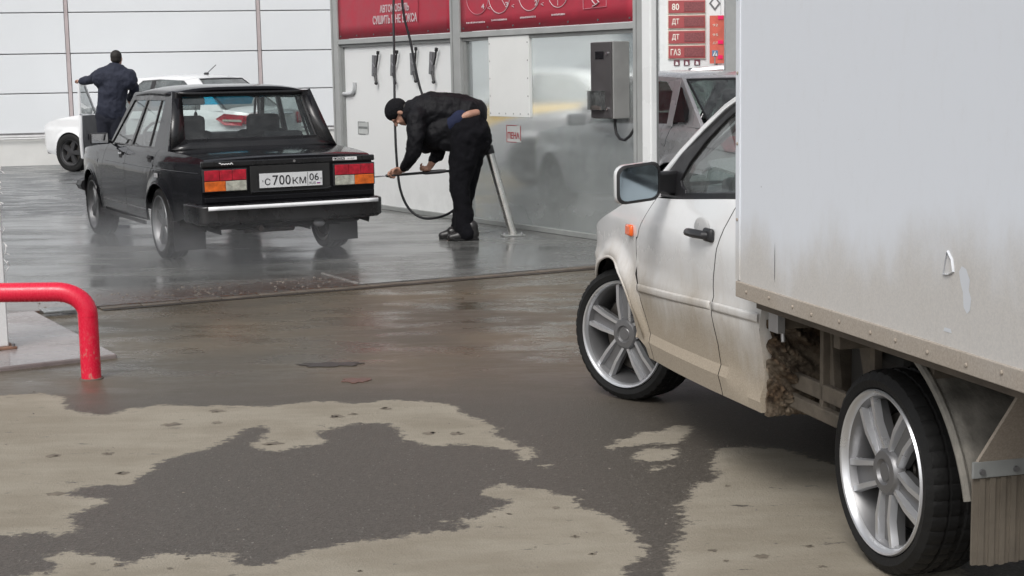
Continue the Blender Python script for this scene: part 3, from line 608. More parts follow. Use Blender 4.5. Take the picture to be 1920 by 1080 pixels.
# white cover board
A = on_wall(920, 61, -0.0); B = on_wall(998, 218, -0.0)
brd = wallthing('cover_board', 'plain white riveted sheet board fixed over the grey frosted panel', 'board', (A.x + B.x) / 2, -0.002, 1.07)
hw = (B.x - A.x) / 2
b = MB(); b.bx((-hw, -0.028, 0), (hw, 0.008, 0.755)); b.obj('sheet', mat('offwhite_board', (0.76, 0.775, 0.76), 0.5, var=.03, vs=3), brd, smooth=0, bevel=0.003)
for k in range(5):
    for x in (-hw + 0.02, hw - 0.02):
        b = MB(); b.ell((x, -0.029, 0.03 + k * 0.165), (.008, .004, .008), nu=8, nv=6); b.obj('rivet', M_gald, brd)
for x in (-.18, -.06, .08, .2):
    b = MB(); b.ell((x, -0.029, 0.03), (.008, .004, .008), nu=8, nv=6); b.obj('rivet', M_gald, brd)

# payment terminal
trm = wallthing('payment_terminal', 'dark grey steel payment box with small display and clear coin tray on the frosted panel', 'terminal', 4.655, 0.0, 1.085)
M_tf = mat('terminal_front', (0.085, 0.080, 0.082), 0.40, 0.3, var=.12, vs=8, rv=.1); M_ts = mat('terminal_side', (0.33, 0.33, 0.325), 0.4, 0.3, var=.08)
b = MB(); b.bx((-0.155, -0.165, 0), (0.155, 0.006, 0.645)); b.obj('case', M_ts, trm, smooth=0, bevel=0.006)
b = MB(); b.bx((-0.150, -0.182, 0.006), (0.150, -0.167, 0.640)); b.obj('door', M_tf, trm, smooth=0, bevel=0.004)
b = MB(); b.bx((-0.075, -0.187, 0.50), (0.045, -0.1825, 0.565)); b.obj('display', mat('display_dark', (0.006, 0.006, 0.008), .15), trm, smooth=0, bevel=0.002)
for z in (0.545, 0.085):
    b = MB(); b.tube([(0.10, -0.182, z), (0.10, -0.195, z)], 0.014, 12); b.obj('lock', M_chrome, trm)
gb = glass('clear_plastic', (0.9, 0.9, 0.9), .9, .2)
b = MB(); b.bx((-0.145, -0.225, 0.075), (0.06, -0.219, 0.235)); b.bx((-0.145, -0.219, 0.081), (-.139, -.183, .228)); b.bx((0.054, -0.219, 0.081), (.06, -.183, .228)); b.bx((-0.145, -0.219, 0.228), (.06, -.183, .235)); b.bx((-0.145, -0.219, 0.075), (.06, -.183, .081)); b.obj('coin_cover', gb, trm, smooth=0)
b = MB(); b.tube([(-0.07, -0.183, .175), (-0.07, -0.205, .175)], .018, 12); b.bx((-.105, -.2, .09), (-.04, -.184, .12)); b.bx((0.0, -.2, .10), (.025, -.184, .19)); b.obj('coin_slot', M_alloy, trm, bevel=.002)
b = MB(); P = [Vector((0.03, -0.06, 0.02)), (0.03, -0.06, -0.06), (0.05, -0.06, -0.13), (0.10, -.06, -.172), (0.17, -0.06, -.18), (0.235, -.05, -.14), (0.27, -.03, -.08), (0.275, -.01, -.05)]
b.tube(P, 0.013, 10); b.obj('cable', M_black, trm)

# ================================================================ BOOM, HOSES, LANCE HOLDER
boom = thing('hose_boom', 'steel overhead boom that the black wash hoses hang from', 'boom', tuple(WM(wall) @ Vector((1.95, -0.06, 3.30))))
tip = at(748, -60, 14.9)
tipw = Vector((tip.x, tip.y, 3.05))
b = MB(); o_ = Vector(boom.location); b.tube([Vector((0, 0, 0)), Vector((0, 0, 0.06)), (tipw - o_) * .6 + Vector((0, 0, .12)), tipw - o_ + Vector((0, 0, .06))], 0.022, 12); b.obj('arm', M_gal, boom)
b = MB(); b.tube([tipw - o_ + Vector((0, 0, .07)), tipw - o_ + Vector((0, 0, -.06))], .03, 12); b.obj('swivel', M_chrome, boom)
def spline(P, n=10):
    P = [Vector(p) for p in P]; Q = [P[0] * 2 - P[1]] + P + [P[-1] * 2 - P[-2]]; o = []
    for i in range(1, len(Q) - 2):
        for k in range(n):
            t = k / n; a, b_, c, d = Q[i - 1:i + 3]
            o.append(0.5 * ((2 * b_) + (c - a) * t + (2 * a - 5 * b_ + 4 * c - d) * t * t + (3 * b_ - a - 3 * c + d) * t ** 3))
    return o + [P[-1]]
M_hose = mat('hose_rubber', (0.006, 0.007, 0.010), 0.5, bmp=0.05, bs=120)
hz = thing('pressure_hose', 'black hose hanging straight down and looping back to the lance he holds', 'hose', tipw)
HP = [tipw, at(738, 0, 14.7), at(739, 100, 14.45), at(740, 200, 14.2), at(742, 270, 14.0), at(746, 325, 13.93), at(752, 360, 13.9), at(766, 390, 13.88), at(790, 408, 13.86), at(820, 408, 13.9), at(848, 396, 13.98), at(872, 370, 14.02), at(874, 340, 14.0), at(858, 322, 13.88), at(834, 321, 13.72)]
b = MB(); b.tube(spline(HP, 8), 0.0115, 10); b.obj('hose_body', M_hose, hz, world=True)
hz2 = thing('foam_hose', 'second black hose slanting down behind the bent man to the steel lance holder', 'hose', tipw + Vector((0.03, 0, 0)))
b = MB(); b.tube(spline([tipw + Vector((.03, 0, 0)), at(754, 0, 14.8), at(770, 80, 14.75), at(792, 178, 14.65), at(830, 235, 14.5), at(880, 290, 14.35), at(898, 300, 14.2), at(908, 290, 14.08), at(911, 281, 14.02)], 8), 0.0115, 10); b.obj('hose_body', M_hose, hz2, world=True)
base = Vector((0.02, 14.0, 0.015)); top = at(917, 283, 14.03)
hold = thing('lance_holder', 'leaning polished steel lance holder tube bolted to the wet pad behind the man', 'lance holder', base)
ax = (top - base).normalized()
b = MB(); b.tube([Vector((0, 0, .0)), top - base], 0.039, 24); b.obj('tube', mat('polished_steel', (0.70, 0.69, 0.66), 0.25, .9, var=.12, vs=4, rv=.08), hold)
b = MB(); b.tube([top - base - ax * .03, top - base + ax * .045], 0.046, 20); b.obj('collar', M_black, hold)
b = MB(); b.box((0, 0, .006), (.20, .13, .012), rz=.3); b.obj('base_plate', M_gald, hold, bevel=.003)
for sx, sy in ((-.08, -.04), (.08, -.04), (.08, .045), (-.08, .045)):
    b = MB(); b.tube([(sx, sy, .01), (sx, sy, .028)], .009, 6); b.obj('bolt', M_chrome, hold)
gun = thing('spray_gun', 'black spray gun stub stuck in the top of the steel lance holder', 'spray gun', top)
b = MB(); g0 = top + ax * .02; b.tube([g0, g0 + ax * .06, g0 + Vector((-.03, .02, .09)), g0 + Vector((-.06, .03, .12))], [.02, .024, .02, .016], 10); b.obj('gun_body', M_black, gun, world=True)
b = MB(); b.tube([g0 + Vector((-.02, .01, .05)), g0 + Vector((-.06, .0, -.01)), g0 + Vector((-.065, 0, -.06))], [.016, .02, .018], 10); b.obj('grip', M_black, gun, world=True)
# lance in the hands
LT, LE = at(690, 332.5, 13.72), at(836, 320.5, 13.72)
lance = thing('wash_lance', 'long black pressure lance held level in the bent man\'s hands', 'lance', LT)
ld = (LE - LT).normalized(); LL = (LE - LT).length
b = MB(); b.tube([LT, LT + ld * (LL * .40)], .0065, 10); b.obj('pipe', M_chrome, lance, world=True)
b = MB(); b.tube([LT + ld * LL * .225, LT + ld * LL * .26, LT + ld * LL * .34], [.010, .0165, .0165], 12); b.obj('grip_sleeve', M_black, lance, world=True)
b = MB(); b.tube([LT + ld * LL * .34, LT + ld * LL * .70, LT + ld * LL * .74, LT + ld * LL * .92, LE], [.012, .012, .019, .019, .014], 12); b.obj('gun_body', M_black, lance, world=True)
# ================================================================ CAR LIBRARY
def lerp(a, b, t): return a + (b - a) * t
def interp(pts):
    X = [p[0] for p in pts]; Y = [p[1] for p in pts]
    return lambda x: float(np.interp(x, X, Y))
def smooth_interp(pts):
    """monotone-ish smooth curve through points"""
    X = [p[0] for p in pts]; Y = [p[1] for p in pts]; n = len(X)
    def f(x):
        if x <= X[0]: return Y[0]
        if x >= X[-1]: return Y[-1]
        i = max(k for k in range(n - 1) if X[k] <= x); h = X[i + 1] - X[i]; t = (x - X[i]) / h
        def sl(k):
            if k <= 0 or k >= n - 1: return 0 if False else (Y[min(k + 1, n - 1)] - Y[max(k - 1, 0)]) / (X[min(k + 1, n - 1)] - X[max(k - 1, 0)])
            a = (Y[k] - Y[k - 1]) / (X[k] - X[k - 1]); b = (Y[k + 1] - Y[k]) / (X[k + 1] - X[k]); return 0 if a * b <= 0 else 2 * a * b / (a + b)
        m0, m1 = sl(i), sl(i + 1)
        return (2 * t**3 - 3 * t**2 + 1) * Y[i] + (t**3 - 2 * t**2 + t) * h * m0 + (-2 * t**3 + 3 * t**2) * Y[i + 1] + (t**3 - t**2) * h * m1
    return f
WHEELS = {}
M_rims = mat('dulled_alloy', (.17, .175, .18), .42, .6, var=.1)
M_rimd = mat('grimy_wheel', (.035, .035, .037), .5, .2)
def wheel_meshes(R, lip, w, style, spokecol, key):
    if key in WHEELS: return WHEELS[key]
    N = 200; sw = w / 2
    prof = [(-sw * .80, lip - .004), (-sw * .98, lip + .010), (-sw * 1.03, (R + lip) / 2), (-sw * .98, R - .022), (-sw * .90, R - .007), (-sw * .72, R - .001), (-sw * .50, R), (-sw * .47, R - .008), (-sw * .42, R - .008), (-sw * .39, R), (-.012, R), (-.009, R - .008), (.009, R - .008), (.012, R), (sw * .39, R), (sw * .42, R - .008), (sw * .47, R - .008), (sw * .5, R), (sw * .72, R - .001), (sw * .90, R - .007), (sw * .98, R - .022), (sw * 1.03, (R + lip) / 2), (sw * .98, lip + .01), (sw * .8, lip - .004)]
    def mod(j, k):
        if prof[j][1] >= R - .008 and (k % 5 == 0): return -.004
        if prof[j][1] == R - .022 and (k % 5 == 0): return -.002
        return 0
    b = MB(); b.lathe(prof, N, mod=mod); T = b.mesh('tyre', M_rubber, 30)
    b = MB(); b.lathe([(-sw * .80, lip - .012), (-sw * 1.0, lip - .006), (-sw * 1.02, lip), (-sw * .96, lip + .004), (-sw * .80, lip - .003)], 64)
    b.lathe([(-sw * 1.0, lip - .006), (-sw * .93, lip - .012), (-sw * .80, lip - .016)], 64); b.cur = 1; b.lathe([(-sw * .80, lip - .016), (-sw * .66, lip - .024), (sw * .2, lip - .040), (sw * .85, lip - .02), (sw * .9, lip)], 64); b.cur = 0; Rm = b.mesh('rim', [M_rimd if key == 'common' else (M_rims if key == 'sedan' else M_alloy), M_alloyd], 40)
    b = MB(); ri = lip - .010
    if style == 'twin5':
        for k in range(5):
            a = 2 * math.pi * k / 5 + (0.30 if key == 'van' else .1); Mx = Matrix.Rotation(a, 4, 'X')
            xo, xi = -sw * .80, -sw * .62
            n0, n1 = .034, .050   # half widths at hub / rim
            # recessed web of the spoke
            b.cur = 1; b.add([(xi - .004, -n0, .05), (xi - .004, n0, .05), (xi + .004, n1, ri), (xi + .004, -n1, ri), (xi + .03, -n0, .05), (xi + .03, n0, .05), (xi + .03, n1, ri), (xi + .03, -n1, ri)], [(0, 1, 2, 3), (4, 7, 6, 5), (0, 4, 5, 1), (1, 5, 6, 2), (2, 6, 7, 3), (3, 7, 4, 0)], Mx)
            b.cur = 0
            for s_ in (-1, 1):
                w0, w1 = .013, .018
                c0, c1 = s_ * (n0 - w0 * .5), s_ * (n1 - w1 * .4)
                vs = []
                for (r, c, ww, x) in ((.045, c0, w0, xo + .006), ((.05 + ri) / 2, (c0 + c1) / 2, (w0 + w1) / 2, xo - .004), (ri + .004, c1, w1, xo + .004)):
                    vs += [(x + .022, c - ww * .75, r), (x, c - ww * .5, r), (x, c + ww * .5, r), (x + .022, c + ww * .75, r)]
                fs = []
                for q in range(2):
                    for e in range(3): fs.append((q * 4 + e, q * 4 + e + 1, q * 4 + e + 5, q * 4 + e + 4))
                b.add(vs, fs, Mx)
        b.cur = 1; b.lathe([(-sw * .62, .0), (-sw * .80, .001), (-sw * .80, .026), (-sw * .77, .029), (-sw * .77, .034), (-sw * .86, .040), (-sw * .84, .062), (-sw * .74, .071), (-sw * .5, .072)], 40); b.cur = 0
    elif style == 'five':
        for k in range(5):
            Mx = Matrix.Rotation(2 * math.pi * k / 5 + .2, 4, 'X'); x = -sw * .7
            b.add([(x, -.028, .03), (x, .028, .03), (x + .005, .042, ri), (x + .005, -.042, ri), (x + .04, -.04, .03), (x + .04, .04, .03), (x + .04, .055, ri), (x + .04, -.055, ri)], [(0, 1, 2, 3), (4, 7, 6, 5), (0, 4, 5, 1), (1, 5, 6, 2), (2, 6, 7, 3), (3, 7, 4, 0)], Mx)
        b.lathe([(-sw * .75, .0), (-sw * .75, .03), (-sw * .7, .05), (-sw * .5, .055)], 24)
    sp = b.mesh('spokes', [M_alloy, M_alloyd] if key == 'van' else [M_rims if key == 'sedan' else M_rimd, M_alloyd], 40)
    b = MB(); b.lathe([(-sw * .15, .0), (-sw * .15, .05), (-sw * .1, .055), (-sw * .1, lip - .07), (0, lip - .07), (0, 0)], 32); br = b.mesh('brake_disc', mat('brake_iron', (0.12, 0.11, 0.10), .45, .7), 30)
    b = MB(); b.lathe([(sw * .1, 0.0), (sw * .1, lip - .05), (sw * .8, lip - .05)], 24); bk = b.mesh('wheel_back', M_dark, 30)
    WHEELS[key] = [('tyre', T), ('rim', Rm), ('spokes', sp), ('brake_disc', br), ('wheel_back', bk)]; return WHEELS[key]
def add_wheel(root, c, left, spec, steer=0.0, spin=0.0):
    ms = wheel_meshes(*spec); e = empty('wheel', root, c, (spin, 0, steer + (0 if left else math.pi)))
    e.rotation_mode = 'XYZ'
    for n, me in ms:
        o = bpy.data.objects.new(n, me); COL.objects.link(o); o.parent = e
    return e
def car(root, P):
    """P: dict with W(y,z), top(y), bot(y), arches [(y,z,r)], cuts [(name, yr(z), yf(z))], paint ..."""
    W, top, bot, arches = P['W'], P['top'], P['bot'], P['arches']
    def zb(y):
        z = bot(y)
        for (cy, cz, r) in arches:
            d = abs(y - cy)
            if d < r: z = max(z, cz + math.sqrt(r * r - d * d) * P.get('archk', 1.0))
        return z
    paint = P['paint']; sides = P.get('sides', (-1, 1))
    for s in sides:
        for nm, ya, yb in P['cuts']:
            n = max(6, int(abs(yb(.5) - ya(.5)) / 0.028)); b = MB()
            def fn(u, v, ya=ya, yb=yb):
                y0 = lerp(ya(.55), yb(.55), u); z = zb(y0) + (top(y0) - zb(y0)) * v
                for _ in range(3): y = lerp(ya(z), yb(z), u); z = zb(y) + (top(y) - zb(y)) * v
                return (s * W(y, z), y, z)
            b.grid(fn, n, 20, flip=(s > 0)); b.obj(nm, paint, root, smooth=28)
        # arch lips
        for (cy, cz, r) in arches:
            pts = []
            for k in range(33):
                a = math.pi * k / 32; y = cy + r * math.cos(a) * .999; z = cz + r * math.sin(a) * P.get('archk', 1.0)
                if z < bot(y) + P.get('lipcut', -.004): continue
                pts.append((s * (W(y, z) + .002), y, z))
            b = MB(); b.tube(pts, P.get('liprad', .009), 8); b.obj('arch_trim', P.get('liptrim', paint), root)
            b = MB()
            b.grid(lambda u, v: (s * lerp(W(cy, cz) - .012, .38, v), cy + (r + .012) * math.cos(math.pi * u), max(cz + (r + .012) * math.sin(math.pi * u) * P.get('archk', 1.0), bot(cy) + .01)), 18, 2)
            b.grid(lambda u, v: (s * .385, cy - r + 2 * r * u, .2 + (cz + r - .1) * v), 2, 2); b.obj('wheel_well', M_dark, root)
    yr, yf = P['ends']
    # dark inner shell behind the gaps, underbody and ends
    b = MB(); zz = P.get('shellz', .30)
    b.grid(lambda u, v: (lerp(-1, 1, v) * .43, lerp(yr + .03, yf - .03, u), zz + (-.0 if 0 < v < 1 else 0)), 20, 4); b.obj('floor_pan', M_dark, root)
    for s in (-1, 1):
        for ya, yb in P['shell']:
            b = MB(); b.grid(lambda u, v: (s * (W(lerp(ya, yb, u), lerp(zz, top(lerp(ya, yb, u)), v)) - .016), lerp(ya, yb, u), lerp(zz + .0, top(lerp(ya, yb, u)) - .02, v)), 16, 8); b.obj('inner_shell', M_dark, root)
    # ends
    for nm, y0, sg in (('rear_panel', yr, 1), ('front_panel', yf, -1)):
        bow = P.get('bow', .03) if nm == 'front_panel' else P.get('bowr', P.get('bow', .03)); b = MB()
        def fn(u, v):
            xx = lerp(-1, 1, u); zt = top(y0) + P.get('crown', .02) * (1 - xx * xx) * (1 if v > .9 else 0); z = lerp(bot(y0) + P.get('endlift', .0), top(y0), v)
            return (xx * W(y0, z), y0 - sg * bow * (1 - xx * xx) + sg * P.get('endlean', 0) * (v ** 2), z + (P.get('crown', .02) * (1 - xx * xx) if v > .99 else 0))
        b.grid(fn, 16, 14, flip=(sg < 0)); b.obj(nm, paint, root, smooth=28)
    # decks
    for nm, ya, yb, nn in P['decks']:
        b = MB(); cr = P.get('crown', .02)
        def fn(u, v):
            y = lerp(ya, yb, v); xx = lerp(-1, 1, u)
            bowy = (-P.get('bow', .03) * (1 - xx * xx) if (nm == 'trunk_lid' and v == 0) else (P.get('bow', .03) * (1 - xx * xx) if (nm == 'hood' and v == 1) else 0))
            return (xx * W(y, top(y)), y + bowy, top(y) + cr * (1 - xx * xx))
        b.grid(fn, 16, nn); b.obj(nm, paint, root, smooth=28)
def glasshouse(root, P):
    XG = P['XG']; paint = P['paint']
    for s in P.get('gsides', (-1, 1)):
        for nm, pts, mm, th in P['pillars']:
            b = MB(); q = [(s * XG(y, z), y, z) for y, z in pts]
            if s > 0: q = q[::-1]
            b.prism(q, (-s * th, 0, 0)); b.obj(nm, mm, root, smooth=0, bevel=.004)
        for nm, pts in P['panes']:
            b = MB(); b.add([(s * (XG(y, z) - .010), y, z) for y, z in pts], [tuple(range(len(pts)))]); b.obj(nm, P.get('glass', G_car), root, smooth=0)
    for nm, (A, B, C, D), bow, mm in P['screens']:   # lower-left, lower-right, upper-right, upper-left
        A, B, C, D = map(Vector, (A, B, C, D)); b = MB()
        def fn(u, v): q = A.lerp(B, u).lerp(D.lerp(C, u), v); q.y += bow * (1 - (2 * u - 1) ** 2); return q
        b.grid(fn, 12, 6); b.obj(nm, mm, root)
        b = MB(); per = [fn(u / 12, 0) for u in range(13)] + [fn(1, v / 6) for v in range(1, 7)] + [fn(u / 12, 1) for u in range(11, -1, -1)] + [fn(0, v / 6) for v in range(5, -1, -1)]
        b.tube(per, P.get('seal', .012), 8); b.obj('window_seal', M_black, root)
    r = P.get('roof')
    if r:
        yr, yf, zr, hw, drop = r; b = MB()
        def fn(u, v):
            y = lerp(yr, yf, v); xx = lerp(-1, 1, u); h = hw(v)
            return (xx * h, y + r_bow(v) * (1 - xx * xx), zr(v) - drop * abs(xx) ** 4)
        def r_bow(v): return (-.02 if v < .1 else (.06 if v > .9 else 0))
        b.grid(fn, 20, 20); b.obj('roof', paint, root, smooth=40, solid=0.03)
def seat(root, x, y, z, hr=True, w=.46, h=.56, m=None, hz=0.0):
    m = m or M_seat
    b = MB(); b.bx((x - w / 2, y - .05, z), (x + w / 2, y + .45, z + .14)); b.obj('seat', m, root, bevel=.04)
    b = MB(); b.box((x, y - .08, z + .10 + h / 2), (w, .12, h), rx=.18); b.obj('seat_back', m, root, bevel=.05)
    if hr:
        b = MB(); b.box((x, y - .16, z + .14 + h + .07 + hz), (.30, .10, .19), rx=.1); b.obj('headrest', m, root, bevel=.04)

# ================================================================ BLACK SEDAN
LA = math.radians(27.6)
sed = thing('black_sedan', 'wet black boxy sedan with red and amber tail lights being washed on the pad', 'car', (-2.185, 13.057, 0.015), LA)
m, nt, p = new_mat('black_car_paint'); oc = objco(nt)
n1 = noise(nt, 2.2, 5, .65, oc); n2 = noise(nt, 130, 3, .6, oc); xyz = sep(nt, oc)
grime = math_n(nt, 'SUBTRACT', 1.0, maprange(nt, math_n(nt, 'ADD', xyz[2], math_n(nt, 'MULTIPLY', n1, -.25)), .1, .5))
nt.links.new(mixc(nt, math_n(nt, 'MULTIPLY', grime, .5), (0.006, 0.006, 0.008), (0.028, 0.029, 0.030)), p.inputs['Base Color'])
nt.links.new(maprange(nt, n1, .35, .65, .04, .10), p.inputs['Roughness']); p.inputs['Specular IOR Level'].default_value = .30
drops = nt.nodes.new('ShaderNodeTexVoronoi'); drops.inputs['Scale'].default_value = 70; nt.links.new(oc, drops.inputs['Vector'])
nt.links.new(bump(nt, math_n(nt, 'ADD', math_n(nt, 'MULTIPLY', ramp(nt, drops.outputs['Distance'], [(0, 1.0), (.35, 0.0)]), .5), math_n(nt, 'MULTIPLY', noise(nt, 3, 3, .5, oc), 1.6)), .10, .01), p.inputs['Normal'])
M_sed = m
s_top = smooth_interp([(-.97, .835), (-.93, .848), (-.2, .885), (0.3, .895), (1.75, .885), (2.6, .835), (2.95, .80), (3.03, .77)])
s_bot = interp([(-.97, .42), (-.5, .36), (-.36, .30), (2.1, .265), (2.8, .33), (3.03, .40)])
s_plan = smooth_interp([(-.97, .715), (-.6, .755), (0, .80), (.6, .812), (1.8, .812), (2.5, .80), (2.85, .765), (3.03, .71)])
def s_W(y, z):
    w = s_plan(y)
    w += float(np.interp(z, [.25, .33, .45, .60, .735, .745, .80, .86, .90], [-.035, -.018, -.004, 0, -.002, -.012, -.018, -.042, -.075]))
    for cy in (0, 2.424):
        d = math.hypot(y - cy, (z - .29)); w += .012 * math.exp(-((d - .35) / .035) ** 2)
    return w
k_ = lambda v: (lambda z: v)
bp = lambda z: float(np.interp(z, [.3, .9], [1.03, 1.06])); bp2 = lambda z: float(np.interp(z, [.3, .9], [1.038, 1.068]))
rd = lambda z: float(np.interp(z, [.3, .55, .66, .9], [.36, .345, .20, .12])); rd2 = lambda z: rd(z) - .008
fd = lambda z: float(np.interp(z, [.3, .5, .9], [1.93, 1.95, 1.80])); fd2 = lambda z: fd(z) + .008
SP = dict(W=s_W, top=s_top, bot=s_bot, arches=[(0, .27, .355), (2.424, .27, .36)], archk=1.0, paint=M_sed, liprad=.007,
    cuts=[('rear_fender', k_(-.97), rd2), ('rear_door', rd, bp), ('front_door', bp2, fd), ('front_fender', fd2, k_(3.03))],
    ends=(-.97, 3.03), shell=[(-.93, -.36), (.36, 2.06), (2.8, 3.0)], decks=[('trunk_lid', -.97, -.12, 30), ('hood', 1.72, 3.03, 40)], crown=.022, bow=.015, shellz=.29)
car(sed, SP)
XGs = lambda y, z: .735 - (z - .88) * .315
mp = mat('black_trim', (0.010, 0.010, 0.011), 0.30, coat=.3)
SG = dict(XG=XGs, paint=M_sed, glass=G_car, pillars=[
    ('door_frame', [(1.86, .885), (1.80, .885), (1.36, 1.285), (1.44, 1.335)], mp, .035),
    ('door_frame', [(1.115, .895), (1.045, .895), (.90, 1.31), (.955, 1.31)], mp, .035),
    ('door_frame', [(.50, .90), (.475, .90), (.46, 1.31), (.485, 1.31)], mp, .02),
    ('c_pillar', [(.315, .885), (-.14, .872), (-.10, .93), (.10, 1.31), (.32, 1.365), (.40, 1.345), (.345, 1.29)], M_sed, .05),
    ('roof_rail', [(.345, 1.29), (.34, 1.35), (1.42, 1.355), (1.47, 1.325), (1.37, 1.285)], mp, .04),
    ('window_sill', [(.30, .872), (.30, .908), (1.86, .902), (1.90, .868)], mp, .03)],
    panes=[('side_window', [(1.80, .90), (1.10, .90), (.93, 1.30), (1.37, 1.30)]), ('side_window', [(1.05, .90), (.49, .90), (.475, 1.30), (.90, 1.30)]), ('quarter_window', [(.475, .90), (.31, .90), (.345, 1.30), (.465, 1.30)])],
    screens=[('windshield', ((-.66, 1.90, .90), (.66, 1.90, .90), (.555, 1.45, 1.325), (-.555, 1.45, 1.325)), .09, glass('screen_glass', (.88, .94, .93), .92, .05)),
             ('rear_window', ((-.575, -.055, .965), (.575, -.055, .965), (.525, .158, 1.325), (-.525, .158, 1.325)), -.03, glass('screen_glass', (.88, .94, .93), .92, .05))],
    roof=(.14, 1.46, smooth_interp([(0, 1.388), (.12, 1.408), (.5, 1.418), (.9, 1.395), (1, 1.345)]), smooth_interp([(0, .585), (.15, .61), (1, .60)]), .055))
glasshouse(sed, SG)
# wide dark surround of the rear window
b = MB()
oT = [(-.605, .150, 1.358), (.605, .150, 1.358)]; oB = [(-.715, -.135, .885), (.715, -.135, .885)]
gT = [(-.525, .153, 1.330), (.525, .153, 1.330)]; gB = [(-.580, -.060, .960), (.580, -.060, .960)]
def strip(p, q, r, s_, n=10, bow=-.03):
    p, q, r, s_ = map(Vector, (p, q, r, s_))
    def fn(u, v): o = p.lerp(q, u).lerp(s_.lerp(r, u), v); o.y += bow * max(0, 1 - (o.x / .62) ** 2); return o
    b.grid(fn, n, 2)
strip(oT[0], oT[1], gT[1], gT[0]); strip(gB[0], gB[1], oB[1], oB[0]); strip(oT[0], gT[0], gB[0], oB[0], 2); strip(gT[1], oT[1], oB[1], gB[1], 2)
b.obj('rear_window_surround', mp, sed, solid=.02)
b = MB(); b.grid(lambda u, v: (lerp(-.54, .54, u), lerp(1.545, 1.468, v) + .085 * (1 - (2 * u - 1) ** 2), lerp(1.222, 1.300, v)), 12, 2)
m, nt, p = new_mat('blue_sun_strip'); p.inputs['Base Color'].default_value = (0.0, .16, .30, 1); p.inputs['Roughness'].default_value = .3
tr = nt.nodes.new('ShaderNodeBsdfTransparent'); tr.inputs[0].default_value = (0.02, .50, .78, 1); mx = nt.nodes.new('ShaderNodeMixShader'); mx.inputs[0].default_value = .75
nt.links.new(p.outputs[0], mx.inputs[1]); nt.links.new(tr.outputs[0], mx.inputs[2]); nt.links.new(mx.outputs[0], nt.nodes['Material Output'].inputs[0])
ss = b.obj('sun_strip', m, sed); ss['label'] = 'bright blue sun strip across the top of the windscreen'
# wheels
for x, y, l in ((-.70, 0, 1), (-.70, 2.424, 1), (.70, 0, 0), (.70, 2.424, 0)):
    add_wheel(sed, (x, y, .292), l, (.292, .228, .19, 'five', None, 'sedan'), 0, .3 if y else 1.1)
# rear details (y < -.97)
YB = -.985
b = MB(); b.bx((-.715, YB - .012, .792), (.715, YB + .03, .838)); b.obj('trunk_edge_trim', mp, sed, smooth=0, bevel=.010)
b = MB(); b.bx((-.62, YB - .0165, .797), (-.612, YB - .010, .835)); b.obj('trunk_gap', M_dark, sed, smooth=0)
b = MB(); b.bx((.600, YB - .0165, .797), (.608, YB - .010, .835)); b.obj('trunk_gap', M_dark, sed, smooth=0)
b = MB(); b.bx((-.27 - .06, YB - .006, .575), (.27 + .06, YB + .02, .79)); b.obj('plate_recess', mat('matt_black', (.018, .018, .018), .5), sed, smooth=0, bevel=.004)
b = MB(); b.tube([(-.33, YB - .012, .588), (0, YB - .016, .586), (.30, YB - .012, .588), (.33, YB - .012, .60)], .008, 8); b.obj('recess_lip', M_chrome if False else mp, sed)
for s in (-1, 1):
    lt = empty('tail_light', sed)
    x0, x1 = (.365, .700)
    xa, xb = (-x1, -x0) if s < 0 else (x0, x1)
    b = MB(); b.bx((xa - .010, YB - .018, .600), (xb + .010, YB + .02, .778)); b.obj('housing', M_black, lt, smooth=0, bevel=.006)
    xm = (xa + xb) / 2
    segs = [(xa, xa + (xb - xa) * .36, .688, .769, M_red), (xa + (xb - xa) * .36, xa + (xb - xa) * .66, .688, .769, M_red), (xa + (xb - xa) * .66, xb, .688, .769, M_red)]
    segs += [(xa, xm, .607, .684, M_amber if s < 0 else M_clear), (xm, xb, .607, .684, M_clear if s < 0 else M_amber)]
    for i, (p0_, p1_, z0, z1, mm) in enumerate(segs):
        b = MB(); n = 4
        dp = .030 if i == 1 else .026
        b.bx((p0_ + .001, YB - dp, z0), (p1_ - .001, YB - .018, z1)); o = b.obj(['red_lens', 'red_lens', 'red_lens', 'lower_lens', 'lower_lens'][i], mm, lt, smooth=0, bevel=.004)
pl = empty('number_plate', sed)
M_plate = mat('plate_white', (.68, .69, .70), .35, var=.05)
b = MB(); b.bx((-.27, YB - .014, .608), (.27, YB - .007, .734)); b.obj('plate_frame', M_black, pl, smooth=0, bevel=.002)
b = MB(); b.bx((-.26, YB - .018, .615), (.26, YB - .0145, .727)); b.obj('plate_sheet', M_plate, pl, smooth=0, bevel=.001)
yt = YB - .0195
for txt, x, z, w_, h_ in (('С', -.195, .662, .046, .052), ('7', -.130, .671, .046, .076), ('0', -.078, .671, .044, .076), ('0', -.027, .671, .044, .076), ('К', .034, .662, .048, .052), ('М', .095, .662, .054, .052), ('06', .190, .684, .078, .056), ('RUS', .176, .637, .052, .020)):
    text_ob(txt, 'plate_character', pl, (x, yt, z), w_, h_, M_ink if txt != 'RUS' else mat('grey_print', (.15, .15, .16), .5), depth=.001, bold=.004)
b = MB(); b.bx((.135, yt - .0005, .618), (.1375, yt + .001, .724)); b.obj('plate_divider', M_ink, pl, smooth=0)
for z0, z1, mm in ((.640, .645, mat('flag_white', (.8, .8, .8))), (.635, .640, mat('flag_blue', (.03, .08, .4))), (.630, .635, mat('flag_red', (.5, .02, .03)))):
    b = MB(); b.bx((.212, yt - .0005, z0), (.240, yt + .001, z1)); b.obj('plate_flag', mm, pl, smooth=0)
for x in (-.235, .247):
    b = MB(); b.tube([(x, yt - .001, .670), (x, yt - .003, .670)], .005, 8); b.obj('plate_screw', M_alloyd, pl)
